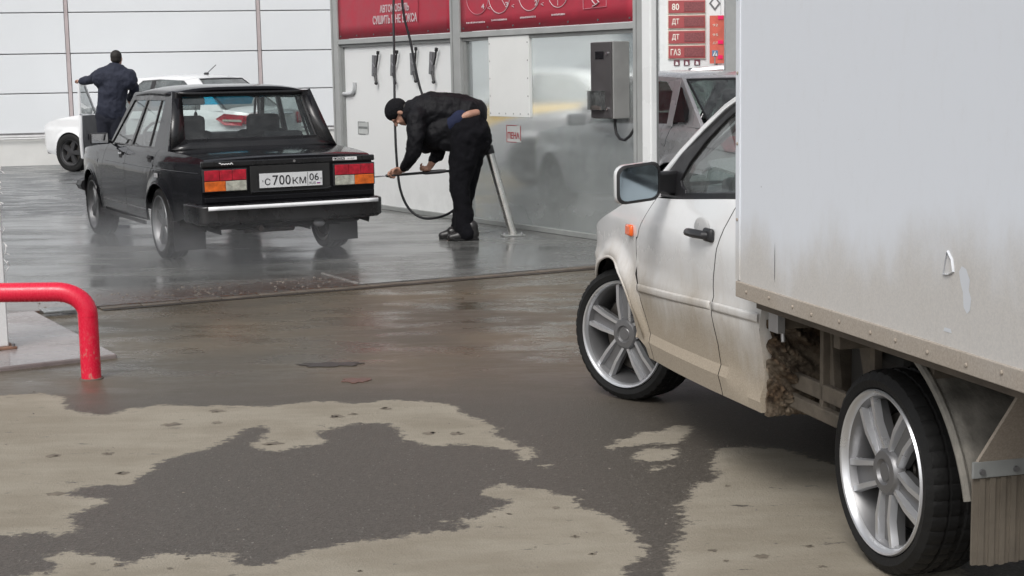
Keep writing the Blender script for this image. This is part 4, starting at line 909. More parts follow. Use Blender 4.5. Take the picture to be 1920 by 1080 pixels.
# badges, lock
bd = empty('badge', sed)
b = MB(); b.bx((.355, YB - .016, .803), (.56, YB - .012, .829)); b.obj('badge_plate', M_white, bd, smooth=0, bevel=.001)
b = MB(); b.bx((.360, YB - .0175, .806), (.455, YB - .0162, .826)); b.obj('badge_field', M_ink, bd, smooth=0)
text_ob('LADA', 'badge_lettering', bd, (.407, YB - .0185, .816), .085, .014, M_white, depth=.001)
text_ob('2107', 'badge_lettering', bd, (.508, YB - .0175, .816), .06, .010, M_sgrey, depth=.001)
b = MB(); b.tube([(-.578 + .011 * k, YB - .016, .813 + (.008 if k in (0, 1, 9) else (.003 if k % 2 else -.003))) for k in range(11)], .0045, 6); b.obj('script_badge', M_white, sed)
b = MB(); b.tube([(.03, YB - .012, .816), (.03, YB - .020, .816)], .011, 14); b.obj('trunk_lock', M_chrome, sed)
# lower valance, bumper
b = MB(); b.bx((-.70, YB - .006, .515), (.70, YB + .02, .560)); b.obj('lower_ridge', M_sed, sed, smooth=0, bevel=.008)
b = MB(); BPp = [(-.775, -.66), (-.762, -1.00), (-.735, -1.045), (-.69, -1.065), (0, -1.085), (.69, -1.065), (.735, -1.045), (.762, -1.00), (.775, -.66)]
outer = BPp; inner = [(x * .95, y + .05) for x, y in BPp]
def ringprism(b, A, Bq, z0, z1, ch=.02):
    n = len(A); vs = []
    for (pa, z) in ((Bq, z0 + .0), (A, z0 + ch), (A, z1 - ch * .6), (Bq, z1)):
        vs += [(x, y, z) for x, y in pa]
    for k in range(n): vs[k] = (vs[k][0] * 1.02, vs[k][1] - .03, z0)
    for k in range(n): vs[3 * n + k] = (vs[3 * n + k][0] * 1.02, vs[3 * n + k][1] - .035, z1)
    fs = []
    for j in range(3):
        for k in range(n - 1): fs.append((j * n + k, j * n + k + 1, (j + 1) * n + k + 1, (j + 1) * n + k))
    o = len(vs); vs += [(x, y, z1) for x, y in Bq] + [(x, y, z0) for x, y in Bq]
    for k in range(n - 1): fs.append((3 * n + k, 3 * n + k + 1, o + k + 1, o + k)); fs.append((k + 1, k, o + n + k, o + n + k + 1))
    b.add(vs, fs)
ringprism(b, outer, inner, .345, .505)
bmp_ = b.obj('rear_bumper', mat('bumper_black', (.012, .012, .013), .28, var=.2, vs=9, coat=.3), sed, smooth=40, bevel=.006)
b = MB(); b.grid(lambda u, v: (lerp(-.70, .70, u), -1.077 - .020 * (1 - (2 * u - 1) ** 2), lerp(.466, .496, v)), 16, 1); b.obj('chrome_strip', mat('bright_strip', (.90, .91, .92), .35, .0, var=.02), sed, solid=-.008)['label'] = 'bright chrome strip along the rear bumper'
b = MB()
fr_b = [(x, 3.03 + (-1.03 - y) + .05) for x, y in BPp]
for k in range(len(BPp) - 1): pass
b.tube([(-.76, 2.80, .45), (-.755, 3.02, .45), (-.70, 3.10, .45), (0, 3.13, .45), (.70, 3.10, .45), (.755, 3.02, .45), (.76, 2.80, .45)], .06, 8); b.obj('front_bumper', M_black, sed)
for s in (-1, 1):
    b = MB(); b.bx((s * .55 - .13, 3.03, .58), (s * .55 + .13, 3.055, .73)); b.obj('headlight', M_clear, sed, smooth=0, bevel=.01)
b = MB(); b.bx((-.38, 3.035, .56), (.38, 3.05, .74)); b.obj('grille', M_chrome, sed, smooth=0, bevel=.005)
# side strips, handles, sill edges
for s in (-1, 1):
    for ya, yb in ((.14, 1.02), (1.08, 1.78), (-.90, .05)):
        b = MB(); b.tube([(s * (s_W(lerp(ya, yb, t / 8), .742) + .002), lerp(ya, yb, t / 8), .742) for t in range(9)], .004, 6); b.obj('crease_line', M_sed, sed)
    for ya, yb in ((.40, 1.02), (1.08, 1.90)):
        b = MB(); b.tube([(s * (s_W(lerp(ya, yb, t / 6), .385) + .002), lerp(ya, yb, t / 6), .385) for t in range(7)], .006, 6); b.obj('side_moulding', M_alloyd, sed)
    for y in (.26, 1.22):
        h = empty('door_handle', sed); w0 = s * (s_W(y, .81) + .001)
        b = MB(); b.box((w0, y, .812), (.010, .105, .062)); b.obj('bezel', M_black, h, smooth=0, bevel=.004)
        b = MB(); b.box((w0 + s * .008, y, .824), (.014, .085, .016)); b.obj('lever', M_chrome if y > 1 else M_black, h, smooth=0, bevel=.004)
    b = MB(); b.bx((s * .812, .40, .255), (s * .80, 2.03, .285)); b.obj('sill_edge', M_dark, sed, smooth=0)
mr = empty('door_mirror', sed)
b = MB(); b.box((-.875, 1.66, .945), (.165, .05, .10)); b.obj('mirror_shell', M_black, mr, smooth=0, bevel=.015)
b = MB(); b.box((-.875, 1.632, .945), (.145, .006, .082)); b.obj('mirror_face', mat('bright_mirror', (.8, .8, .82), .05, 1.0), mr, smooth=0)
b = MB(); b.tube([(-.74, 1.72, .90), (-.81, 1.69, .935)], .014, 8); b.obj('mirror_stalk', M_black, mr)
# filler flap and side reflector
b = MB(); b.box((-.808, .0, .690), (.01, .09, .035)); b.obj('side_reflector', mat('reflector_grey', (.35, .35, .36), .3), sed, bevel=.003)
# underbody
b = MB(); b.bx((-.60, -.95, .30), (.60, -.35, .42)); b.obj('fuel_floor', M_dark, sed, smooth=0, bevel=.03)
b = MB(); b.tube([(-.62, 0, .29), (.62, 0, .29)], .035, 12); b.ell((0, 0, .28), (.12, .13, .11)); b.obj('rear_axle', M_dark, sed)
b = MB(); b.tube([(-.25, -.15, .30), (-.27, -.95, .30), (-.27, -1.03, .305)], .022, 12); b.lathe([(-.2, .0), (-.2, .06), (.2, .06), (.2, 0)], 16, Matrix.Translation((-.1, -.72, .30))); b.obj('exhaust', mat('rusty_exhaust', (.05, .04, .035), .6, .5), sed)
b = MB(); b.ell((.22, -1.0, .315), (.05, .03, .03)); b.obj('tow_hook', M_alloyd, sed)
for x in (-.66, .66):
    b = MB(); b.bx((x - .13, -.40, .10), (x + .13, -.388, .34)); b.obj('mudflap', M_black, sed, smooth=0, bevel=.003)
# cabin
b = MB(); b.bx((-.66, -.30, .35), (.66, 1.9, .40)); b.obj('cabin_floor', M_dark, sed, smooth=0)
b = MB(); b.bx((-.64, 1.58, .70), (.64, 1.84, .965)); b.bx((-.50, 1.50, .78), (-.14, 1.62, .995)); b.obj('dashboard', M_black, sed, bevel=.03)
b = MB(); b.grid(lambda u, v: (lerp(-.60, .60, u), lerp(-.10, .16, v), .885 + .0 * v), 2, 2); b.obj('parcel_shelf', M_seat, sed)
seat(sed, -.34, .80, .42, h=.50, hz=-.075); seat(sed, .34, .80, .42, h=.50, hz=-.075)
b = MB(); b.box((0, .16, .78), (1.24, .14, .34), rx=.25); b.obj('rear_seat_back', M_seat, sed, bevel=.05)
b = MB(); b.box((0, .45, .52), (1.24, .5, .16)); b.obj('rear_seat', M_seat, sed, bevel=.05)
b = MB(); b.box((.33, .10, .965), (.36, .10, .10)); b.obj('rear_headrest', M_seat, sed, bevel=.04)
b = MB(); b.tube([(-.34 + .185 * math.cos(a), 1.46 + .05 * math.sin(a), .905 + .18 * math.sin(a)) for a in [2 * math.pi * k / 24 for k in range(25)]], .013, 8); b.tube([(-.50, 1.47, .90), (-.18, 1.47, .90)], .014, 6); b.obj('steering_wheel', M_black, sed)
b = MB(); b.box((-.065, 1.42, 1.262), (.235, .03, .068)); b.obj('rear_view_mirror', M_black, sed, bevel=.015)
b = MB(); b.box((-.065, 1.402, 1.262), (.215, .004, .052)); b.obj('mirror_face', M_mirror, sed)
b = MB(); b.tube([(-.04, 1.41, 1.23), (-.04, 1.41, 1.16)], .0025, 5); b.ell((-.04, 1.41, 1.13), (.018, .01, .04)); b.obj('hanging_ornament', M_black, sed)
# dark inner lining of the pillars
for s in (-1, 1):
    b = MB(); b.prism([(s * .60, .10, 1.25), (s * .68, -.10, .93), (s * .68, .28, .93), (s * .60, .32, 1.28)], (-s * .02, 0, 0)); b.obj('pillar_lining', M_seat, sed, smooth=0)
b = MB(); b.grid(lambda u, v: (lerp(-.54, .54, u), lerp(.2, 1.40, v), 1.345 + .03 * (1 - (2 * u - 1) ** 2)), 8, 4); b.obj('headliner', mat('headliner', (.10, .10, .10), .9), sed)
# ================================================================ WHITE BOX VAN
VA = math.radians(15.0)
van = thing('box_van', 'dirty white pickup van with a tall plain white cargo box and silver alloy wheels', 'van', (1.81, 4.57, 0), VA)
def dirty_white(name, z0, z1, base=(0.78, 0.79, 0.80), mud=(0.30, 0.245, 0.185), k=1.0, rear=0.0, rough=.28, y0=0.2, y1=-.6, box=False):
    m, nt, p = new_mat(name); oc = objco(nt); xyz = sep(nt, oc)
    n1 = noise(nt, 3.0, 5, .6, mapping(nt, oc, (1, 1, .6))); n2 = noise(nt, 28, 5, .7, mapping(nt, oc, (1, 1, .35))); n3 = noise(nt, 160, 3, .7, oc)
    z = math_n(nt, 'ADD', xyz[2], math_n(nt, 'MULTIPLY', math_n(nt, 'SUBTRACT', n1, .5), .42))
    z = math_n(nt, 'ADD', z, math_n(nt, 'MULTIPLY', math_n(nt, 'SUBTRACT', n2, .5), .06 if box else .12))
    if rear: z = math_n(nt, 'SUBTRACT', z, math_n(nt, 'MULTIPLY', maprange(nt, xyz[1], y1, y0, 1.0, 0.0), rear))
    d = math_n(nt, 'MULTIPLY', math_n(nt, 'SUBTRACT', 1.0, maprange(nt, z, z0, z1)), k)
    d = math_n(nt, 'MINIMUM', math_n(nt, 'ADD', d, math_n(nt, 'MULTIPLY', maprange(nt, n2, .5, .75), .05)), 1.0)
    mudc = mixc(nt, maprange(nt, n3, .3, .7), tuple(c * .85 for c in mud), tuple(c * 1.12 for c in mud))
    c = mixc(nt, d, base, mudc)
    # small paint chips / scuffs
    v = nt.nodes.new('ShaderNodeTexVoronoi'); v.inputs['Scale'].default_value = 7.5; nt.links.new(mapping(nt, oc, (1, 1, 1)), v.inputs['Vector'])
    c = mixc(nt, math_n(nt, 'MULTIPLY', ramp(nt, v.outputs['Distance'], [(0, 1), (.016, 1), (.024, 0)]), .6), c, (.22, .2, .19))
    nt.links.new(c, p.inputs['Base Color'])
    nt.links.new(maprange(nt, d, 0, 1, rough, .85), p.inputs['Roughness'])
    cw = maprange(nt, d, 0, .7, 0 if box else .6, 0); nt.links.new(cw, p.inputs['Coat Weight'])
    nt.links.new(bump(nt, math_n(nt, 'ADD', math_n(nt, 'MULTIPLY', n2, d), math_n(nt, 'MULTIPLY', n1, .4 if box else .2)), .10, .02), p.inputs['Normal']); return m
M_van = dirty_white('dirty_white_paint', .42, .86, base=(.84, .85, .855), mud=(.34, .29, .225), rough=.22)
M_box = dirty_white('box_white_sheet', .79, 1.03, base=(.69, .722, .77), mud=(.42, .375, .31), rear=.13, rough=.55, y0=.75, y1=-1.0, k=.62, box=True)
M_trim = dirty_white('muddy_trim', .6, 1.5, base=(.55, .55, .55), mud=(.33, .285, .235), k=1.0, rough=.5, box=True)
v_plan = smooth_interp([(.80, .80), (1.2, .80), (1.6, .79), (2.0, .765), (2.4, .735), (2.8, .70), (3.05, .64), (3.25, .52), (3.34, .40)])
v_top = smooth_interp([(.80, 1.055), (1.07, 1.04), (1.73, .992), (1.91, .982), (2.15, .965), (2.35, .93), (2.6, .865), (2.85, .80), (3.1, .73), (3.34, .60)])
v_bot = interp([(.80, .335), (2.15, .31), (2.9, .28), (3.34, .30)])
def v_W(y, z):
    w = v_plan(y) + float(np.interp(z, [.25, .31, .40, .405, .50, .60, .64, .67, .85, .93, 1.0, 1.06], [-.045, -.012, -.002, -.022, -.018, -.002, .002, -.010, .0, -.012, -.032, -.055]))
    d = math.hypot(y - 2.52, z - .30); w += .030 * math.exp(-((d - .39) / .045) ** 2) * min(1, max(0, (z - .36) / .15)); return w
v_f = lambda z: float(np.interp(z, [.33, .40, .50, .62, .75, .85, .99], [1.93, 2.00, 2.10, 2.165, 2.17, 2.10, 1.915]))
v_f2 = lambda z: v_f(z) + .007
v_r = lambda z: float(np.interp(z, [.34, .45, .60, .73, .88, 1.04], [1.14, 1.19, 1.225, 1.225, 1.17, 1.07])); v_r2 = lambda z: v_r(z) - .007
VP = dict(lipcut=.05, bowr=0.0, W=v_W, top=v_top, bot=v_bot, arches=[(2.52, .30, .375)], paint=M_van, liprad=.006,
    cuts=[('rear_door_panel', k_(.80), v_r2), ('front_door', v_r, v_f), ('front_fender', v_f2, k_(3.34))],
    ends=(.80, 3.34), shell=[(.84, 2.12), (2.92, 3.2)], decks=[('hood', 1.93, 3.34, 50)], crown=.07, bow=.10, shellz=.34)
car(van, VP)
r9 = random.Random(9)
XGv = lambda y, z: v_plan(min(y, 1.9)) - .045 - (z - 1.0) * .13
VG = dict(XG=XGv, paint=M_van, glass=glass('cab_glass', (.72, .86, .82), .62, .22), pillars=[
    ('a_pillar', [(2.02, 1.02), (1.95, 1.083), (1.75, 1.185), (1.53, 1.282), (1.33, 1.365), (1.12, 1.432), (.80, 1.47), (.80, 1.45), (1.12, 1.412), (1.32, 1.345), (1.51, 1.264), (1.73, 1.165), (1.93, 1.055)], M_van, .05),
    ('window_trim', [(1.93, .985), (1.93, 1.055), (1.73, 1.165), (1.51, 1.262), (1.32, 1.343), (1.12, 1.410), (.80, 1.448), (.80, 1.415), (1.10, 1.380), (1.29, 1.310), (1.47, 1.225), (1.62, 1.135), (1.70, 1.065), (1.68, 1.045), (1.63, 1.035), (1.62, .995)], M_black, .04),
    ('window_trim', [(1.63, .992), (1.63, 1.022), (1.03, 1.068), (1.03, 1.035)], M_black, .035),
    ('b_pillar', [(1.065, 1.045), (1.125, 1.39), (1.085, 1.40), (1.03, 1.045)], M_black, .035),
    ('rear_door_frame', [(1.045, 1.045), (1.075, 1.40), (.80, 1.45), (.80, 1.05)], M_van, .05)],
    panes=[('side_window', [(1.63, 1.02), (1.05, 1.06), (1.11, 1.39), (1.30, 1.315), (1.48, 1.23), (1.63, 1.14), (1.71, 1.07)])],
    screens=[('windshield', ((-.66, 2.02, 1.02), (.66, 2.02, 1.02), (.56, 1.14, 1.43), (-.56, 1.14, 1.43)), .10, glass('screen_glass', (.88, .94, .93), .92, .05))],
    roof=(.80, 1.16, lambda v: 1.485 - .03 * v, lambda v: .655, .06))
glasshouse(van, VG)
b = MB(); b.bx((-.74, .795, .34), (.74, .815, 1.0)); b.obj('cab_back', mat('muddy_cab_back', (.145, .118, .092), .85, var=.35, vs=7, bmp=.5, bs=25), van, smooth=0)
# cab interior
b = MB(); b.bx((-.70, .9, .40), (.70, 2.05, .46)); b.obj('cabin_floor', M_dark, van, smooth=0)
seat(van, -.36, 1.16, .50, h=.52); seat(van, .36, 1.16, .50, h=.52)
b = MB(); b.bx((-.68, 1.72, .75), (.68, 2.02, 1.02)); b.bx((-.55, 1.62, .85), (-.2, 1.75, 1.07)); b.obj('dashboard', M_black, van, bevel=.03)
b = MB(); b.tube([(-.37 + .19 * math.cos(a), 1.56 + .07 * math.sin(a), 1.0 + .17 * math.sin(a)) for a in [2 * math.pi * k / 24 for k in range(25)]], .014, 8); b.tube([(-.55, 1.56, .99), (-.19, 1.56, .99)], .02, 6); b.obj('steering_wheel', M_black, van)
# fender details
b = MB(); b.box((-.755, 2.235, .822), (.018, .075, .050)); b.obj('side_indicator', mat('orange_lens', (.85, .13, .01), .15, coat=.8), van, bevel=.010)
b = MB(); w0 = v_W(1.3, .9)
h = empty('door_handle', van)
b.tube([(-w0 - .004, 1.43, .893), (-w0 - .030, 1.40, .897), (-w0 - .036, 1.32, .899), (-w0 - .030, 1.245, .900), (-w0 - .004, 1.225, .900)], [.012, .016, .017, .016, .012], 10, flat=.9); b.obj('lever', M_black, h)
b = MB(); b.box((-w0 - .012, 1.24, .900), (.022, .075, .050)); b.obj('lock_barrel', M_black, h, bevel=.010)
b = MB(); b.ell((-w0 - .001, 1.33, .915), (.004, .075, .042)); b.obj('handle_cup', mat('cup_shade', (.55, .55, .55), .35), h)
# raised waist moulding
b = MB(); b.grid(lambda u, v: (-(v_W(lerp(1.235, 2.145, u), .615) + float(np.interp(v, [0, .2, .8, 1], [-.001, .0012, .0018, -.001]))), lerp(1.235, 2.145, u), lerp(.655, .600, u) + lerp(-.028, .004, v)), 24, 4); b.obj('side_moulding', M_van, van, solid=.002)
b = MB(); b.grid(lambda u, v: (-(v_W(lerp(.81, 1.215, u), .64) + float(np.interp(v, [0, .2, .8, 1], [-.001, .0012, .0018, -.001]))), lerp(.81, 1.215, u), lerp(.672, .656, u) + lerp(-.028, .004, v)), 10, 4); b.obj('side_moulding', M_van, van, solid=.002)
# door mirror
mr = empty('door_mirror', van)
def rrect(cx, cz, w_, h_, r, sk=0):
    o = []
    for (sx, sz, a0) in ((1, 1, 0), (-1, 1, 90), (-1, -1, 180), (1, -1, 270)):
        for k in range(5):
            a = math.radians(a0 + 22.5 * k); x = cx + sx * (w_ / 2 - r) + r * math.cos(a); z = cz + sz * (h_ / 2 - r) + r * math.sin(a); o.append((x, z + sk * (x - cx)))
    return o
MC = (-.905, 1.062)
b = MB(); rings = []
for (dy, k, dx) in ((0.0, 1.0, 0), (.03, 1.02, 0), (.07, .92, .005), (.10, .72, .012), (.115, .4, .02)):
    q = rrect(MC[0] + dx, MC[1], .178 * k, .150 * k, .035 * k, .10); rings.append([(x, 1.70 + dy, z) for x, z in q])
vs = sum(rings, []); n = 20; fs = [(j * n + i, j * n + (i + 1) % n, (j + 1) * n + (i + 1) % n, (j + 1) * n + i) for j in range(4) for i in range(n)] + [tuple(range(4 * n, 5 * n))]
b.add(vs, fs); b.obj('mirror_shell', M_van, mr)
b = MB(); q = rrect(MC[0], MC[1], .178, .150, .035, .10); q2 = rrect(MC[0], MC[1], .158, .130, .030, .10)
vs = [(x, 1.694, z) for x, z in q] + [(x, 1.690, z) for x, z in q2] + [(x, 1.703, z) for x, z in q]
fs = [(i, (i + 1) % n, n + (i + 1) % n, n + i) for i in range(n)] + [(i, 2 * n + i, 2 * n + (i + 1) % n, (i + 1) % n) for i in range(n)]
b.add(vs, fs); b.add([(x, 1.700, z) for x, z in q2], [tuple(range(n))]); b.obj('mirror_rim', M_black, mr)
b = MB(); q3 = rrect(MC[0], MC[1], .156, .128, .030, .10); b.add([(x, 1.6925, z) for x, z in q3], [tuple(range(n))]); b.obj('mirror_face', M_mirror, mr)
b = MB(); b.prism([(-.83, 1.70, 1.02), (-.83, 1.70, 1.10), (-.70, 1.76, 1.10), (-.70, 1.76, .995)], (0, .06, 0)); b.obj('mirror_arm', M_black, mr, bevel=.012)
# wheels
VS_ = (.305, .243, .205, 'twin5', None, 'van')
add_wheel(van, (-.640, 0.075, .305), 1, VS_, 0, 0.35)
add_wheel(van, (.640, 0.075, .305), 0, VS_, 0, 0.0)
fwc = math.radians(28)
add_wheel(van, (-.66 + .10 * math.cos(fwc), 2.62 + .10 * math.sin(fwc), .305), 1, VS_, fwc, .95)
add_wheel(van, (.58, 2.55, .305), 0, VS_, math.radians(24), 0.0)
# cargo box
b = MB(); b.bx((-.885, -1.40, .775), (.885, .795, 2.15)); b.obj('cargo_box', M_box, van, smooth=0, bevel=.006)
b = MB(); b.bx((-.892, -1.402, .742), (-.872, .790, .795)); b.obj('side_trim', M_trim, van, smooth=0, bevel=.003)
b = MB(); b.bx((.872, -1.402, .742), (.892, .790, .795)); b.obj('side_trim', M_trim, van, smooth=0, bevel=.003)
b = MB(); b.bx((-.8885, .765, .7985), (-.870, .799, 2.16)); b.obj('corner_trim', M_box, van, smooth=0, bevel=.002)
b = MB(); b.bx((-.8885, -1.405, .7985), (-.870, -1.375, 2.16)); b.obj('corner_trim', M_box, van, smooth=0, bevel=.002)
b = MB(); b.bx((-.82, -1.39, .70), (.82, .78, .772)); b.obj('box_floor', mat('muddy_floor', (.12, .10, .08), .85, var=.3, vs=6, bmp=.3), van, smooth=0)
riv = MB(); riv.ell((0, 0, 0), (.004, .006, .006), nu=8, nv=6); rme = riv.mesh('rivet', M_trim)
for k in range(13):
    o = bpy.data.objects.new('rivet', rme); COL.objects.link(o); o.parent = van; o.location = (-.893, .70 - k * .165 + r9.uniform(-.02, .02), .770 + r9.uniform(-.006, .006))
for z in (1.0, 1.25, 1.48, 1.72, 1.96):
    o = bpy.data.objects.new('rivet', rme); COL.objects.link(o); o.parent = van; o.location = (-.889, .783, z)
# scrape and worn-off paint on the box side
M_scr = mat('bare_scrape', (.60, .625, .66), .5, var=.05); M_drk = mat('scratch_dark', (.05, .05, .06), .6)
def blob2(name, c, pts, m, lab=None):
    b = MB(); b.add([(-.8857, c[0] + y, c[1] + z) for y, z in pts], [tuple(range(len(pts)))]); o = b.obj(name, m, van, smooth=0)
    if lab: o['label'] = lab
blob2('paint_scrape', (-.605, .945), [(-.026, -.045), (-.030, -.015), (-.018, .005), (-.022, .03), (-.004, .055), (.016, .060), (.028, .045), (.020, .018), (.008, -.005), (.004, -.04), (-.012, -.055)], M_scr, 'white scraped patch low on the box side')
b = MB(); b.tube([(-.8862, -.535 + y, 1.005 + z) for y, z in [(.03, -.03), (.022, .005), (.01, .032), (-.012, .012), (-.02, -.018), (.0, -.028), (.03, -.03)]], .005, 6, flat=.2); b.obj('paint_scrape', M_scr, van)
blob2('paint_scrape', (-.53, .835), [(-.02, -.004), (-.015, .006), (.015, .006), (.02, -.004)], M_scr)
blob2('scratch', (.495, .890), [(-.0015, -.065), (-.002, 0), (0, .065), (.0025, .02), (.002, -.05)], M_drk)
# chassis under the box
M_ch = mat('muddy_chassis', (.105, .088, .068), .85, var=.4, vs=8, bmp=.5, bs=30)
for s in (-1, 1):
    b = MB(); b.bx((s * .44, -1.30, .62), (s * .37, .80, .70)); b.obj('chassis_rail', M_ch, van, smooth=0, bevel=.004)
for y in (.70, .30, -.25, -.80, -1.25):
    b = MB(); b.bx((-.77, y - .02, .64), (.77, y + .02, .698)); b.obj('cross_member', M_ch, van, smooth=0, bevel=.004)
b = MB(); b.bx((-.80, .66, .63), (-.77, .73, .70)); b.tube([(-.775, .68, .69), (-.775, .665, .60)], .008, 6); b.obj('hook', mat('galv_hook', (.4, .4, .4), .4, .6), van, smooth=0, bevel=.003)
# muddy lump of sound deadening on the cab corner
b = MB(); r8 = random.Random(11)
NU, NV = 46, 46
hm = {}
def hfn(u, v):
    x = lerp(-.785, -.53, u); z = lerp(.325, .66, v)
    n = sum(math.sin(x * f1 + z * f2 + ph) * am for f1, f2, ph, am in HF) + r8.uniform(-.006, .006)
    band = math.exp(-((x + .70 - (z - .48) * -.12) / .075) ** 2) * (1 if .0 < v < .9 else .2)
    return (x + (.018 * (z - .33) / .3 if u == 0 else 0), .790 - max(0, .012 + n) * (0.35 + 1.6 * band), z + r8.uniform(-.004, .004))
HF = [(r8.uniform(20, 110), r8.uniform(20, 110), r8.uniform(0, 6), r8.uniform(.003, .009)) for _ in range(9)]
b.grid(hfn, NU, NV)
m, nt, p = new_mat('caked_mud'); oc = objco(nt); q = noise(nt, 26, 6, .75, oc); q1 = noise(nt, 9, 4, .6, oc)
nt.links.new(mixc(nt, maprange(nt, q1, .4, .6), mixc(nt, maprange(nt, q, .35, .6), (.030, .018, .011), (.12, .078, .045)), mixc(nt, maprange(nt, q, .3, .7), (.13, .10, .07), (.26, .215, .16))), p.inputs['Base Color'])
p.inputs['Roughness'].default_value = .95; nt.links.new(bump(nt, q, .9, .02), p.inputs['Normal'])
b.obj('caked_mud', m, van, smooth=80)['label'] = 'crumbling brown mud caked on the cab corner'
b = MB()
b.bx((-.53, .775, .36), (-.30, .80, .70)); b.obj('back_plate', M_ch, van, smooth=0)
b = MB(); b.prism([(-.665, .50, .36), (-.665, .60, .34), (-.665, .60, .70), (-.665, .55, .70)], (.03, 0, 0)); b.bx((-.69, .548, .385), (-.655, .572, .70)); b.obj('bracket', M_ch, van, smooth=0, bevel=.003)
b = MB(); b.bx((-.69, .36, .42), (-.665, .80, .475)); b.bx((-.70, .36, .355), (-.67, .80, .40)); b.obj('side_rail', M_ch, van, smooth=0, bevel=.005)
b = MB(); b.bx((-.60, .20, .40), (-.10, .55, .62)); b.obj('fuel_tank', mat('tank_black', (.03, .028, .025), .7), van, smooth=0, bevel=.03)
b = MB(); b.prism([(-.63, .45, .70), (-.63, .30, .70), (-.63, .36, .46)], (.02, 0, 0)); b.bx((-.66, .26, .44), (-.635, .29, .70)); b.obj('gusset', M_ch, van, smooth=0)
b = MB(); b.tube([(-.60, .075, .30), (.60, .075, .30)], .045, 12); b.bx((-.5, -.6, .30), (-.45, .75, .36)); b.obj('rear_axle', M_dark, van)
# rear guard behind the wheel
b = MB()
def gfn(u, v):
    a = math.radians(lerp(5, 84, u)); r = .455 + .07 * u
    return (lerp(-.795 + .03 * u, -.47, v), .075 - r * math.sin(a), .305 + r * math.cos(a))
b.grid(gfn, 18, 6)
M_gd = mat('scuffed_guard', (.17, .16, .14), .7, var=.5, vs=11, bmp=.3, bs=40)
b.obj('wheel_guard', M_gd, van, solid=.008)
b = MB(); pts = [gfn(k / 18, 0) for k in range(19)]; b.tube(pts, .012, 8); b.obj('guard_lip', M_gd, van)
b = MB(); b.bx((-.78, -.492, .432), (-.40, -.484, .476)); b.obj('flap_bracket', M_gald, van, smooth=0, bevel=.002)
for x in (-.755, -.655, -.55, -.45):
    b = MB(); b.tube([(x, -.490, .450), (x, -.500, .450)], .008, 8); b.obj('bolt', M_alloyd, van)
b = MB()
for k in range(24):
    x0 = -.772 + k * .0155; b.bx((x0, -.482 - (.006 if k % 2 else 0), .195 + r9.uniform(-.004, .004)), (x0 + .0156, -.474, .430))
b.obj('mudflap', mat('muddy_flap', (.135, .115, .09), .8, var=.3, vs=5, bmp=.2), van, smooth=0)
b = MB(); b.prism([(-.765, -.49, .475), (-.40, -.49, .475), (-.40, -.60, .70), (-.700, -.60, .70)], (0, .012, 0)); b.obj('flap_panel', M_trim, van, smooth=0)
b = MB(); b.bx((-.80, -1.39, .55), (.80, -1.36, .62)); b.obj('rear_under_bar', M_ch, van, smooth=0, bevel=.006)
for s in (-1, 1):
    b = MB(); b.bx((s * .62 - .12, -1.41, .60), (s * .62 + .12, -1.38, .70)); b.obj('tail_light', M_red, van, smooth=0, bevel=.004)
    b = MB(); b.bx((s * .40 - .10, 3.22, .55), (s * .40 + .10, 3.30, .66)); b.obj('headlight', M_clear, van, smooth=0, bevel=.02)
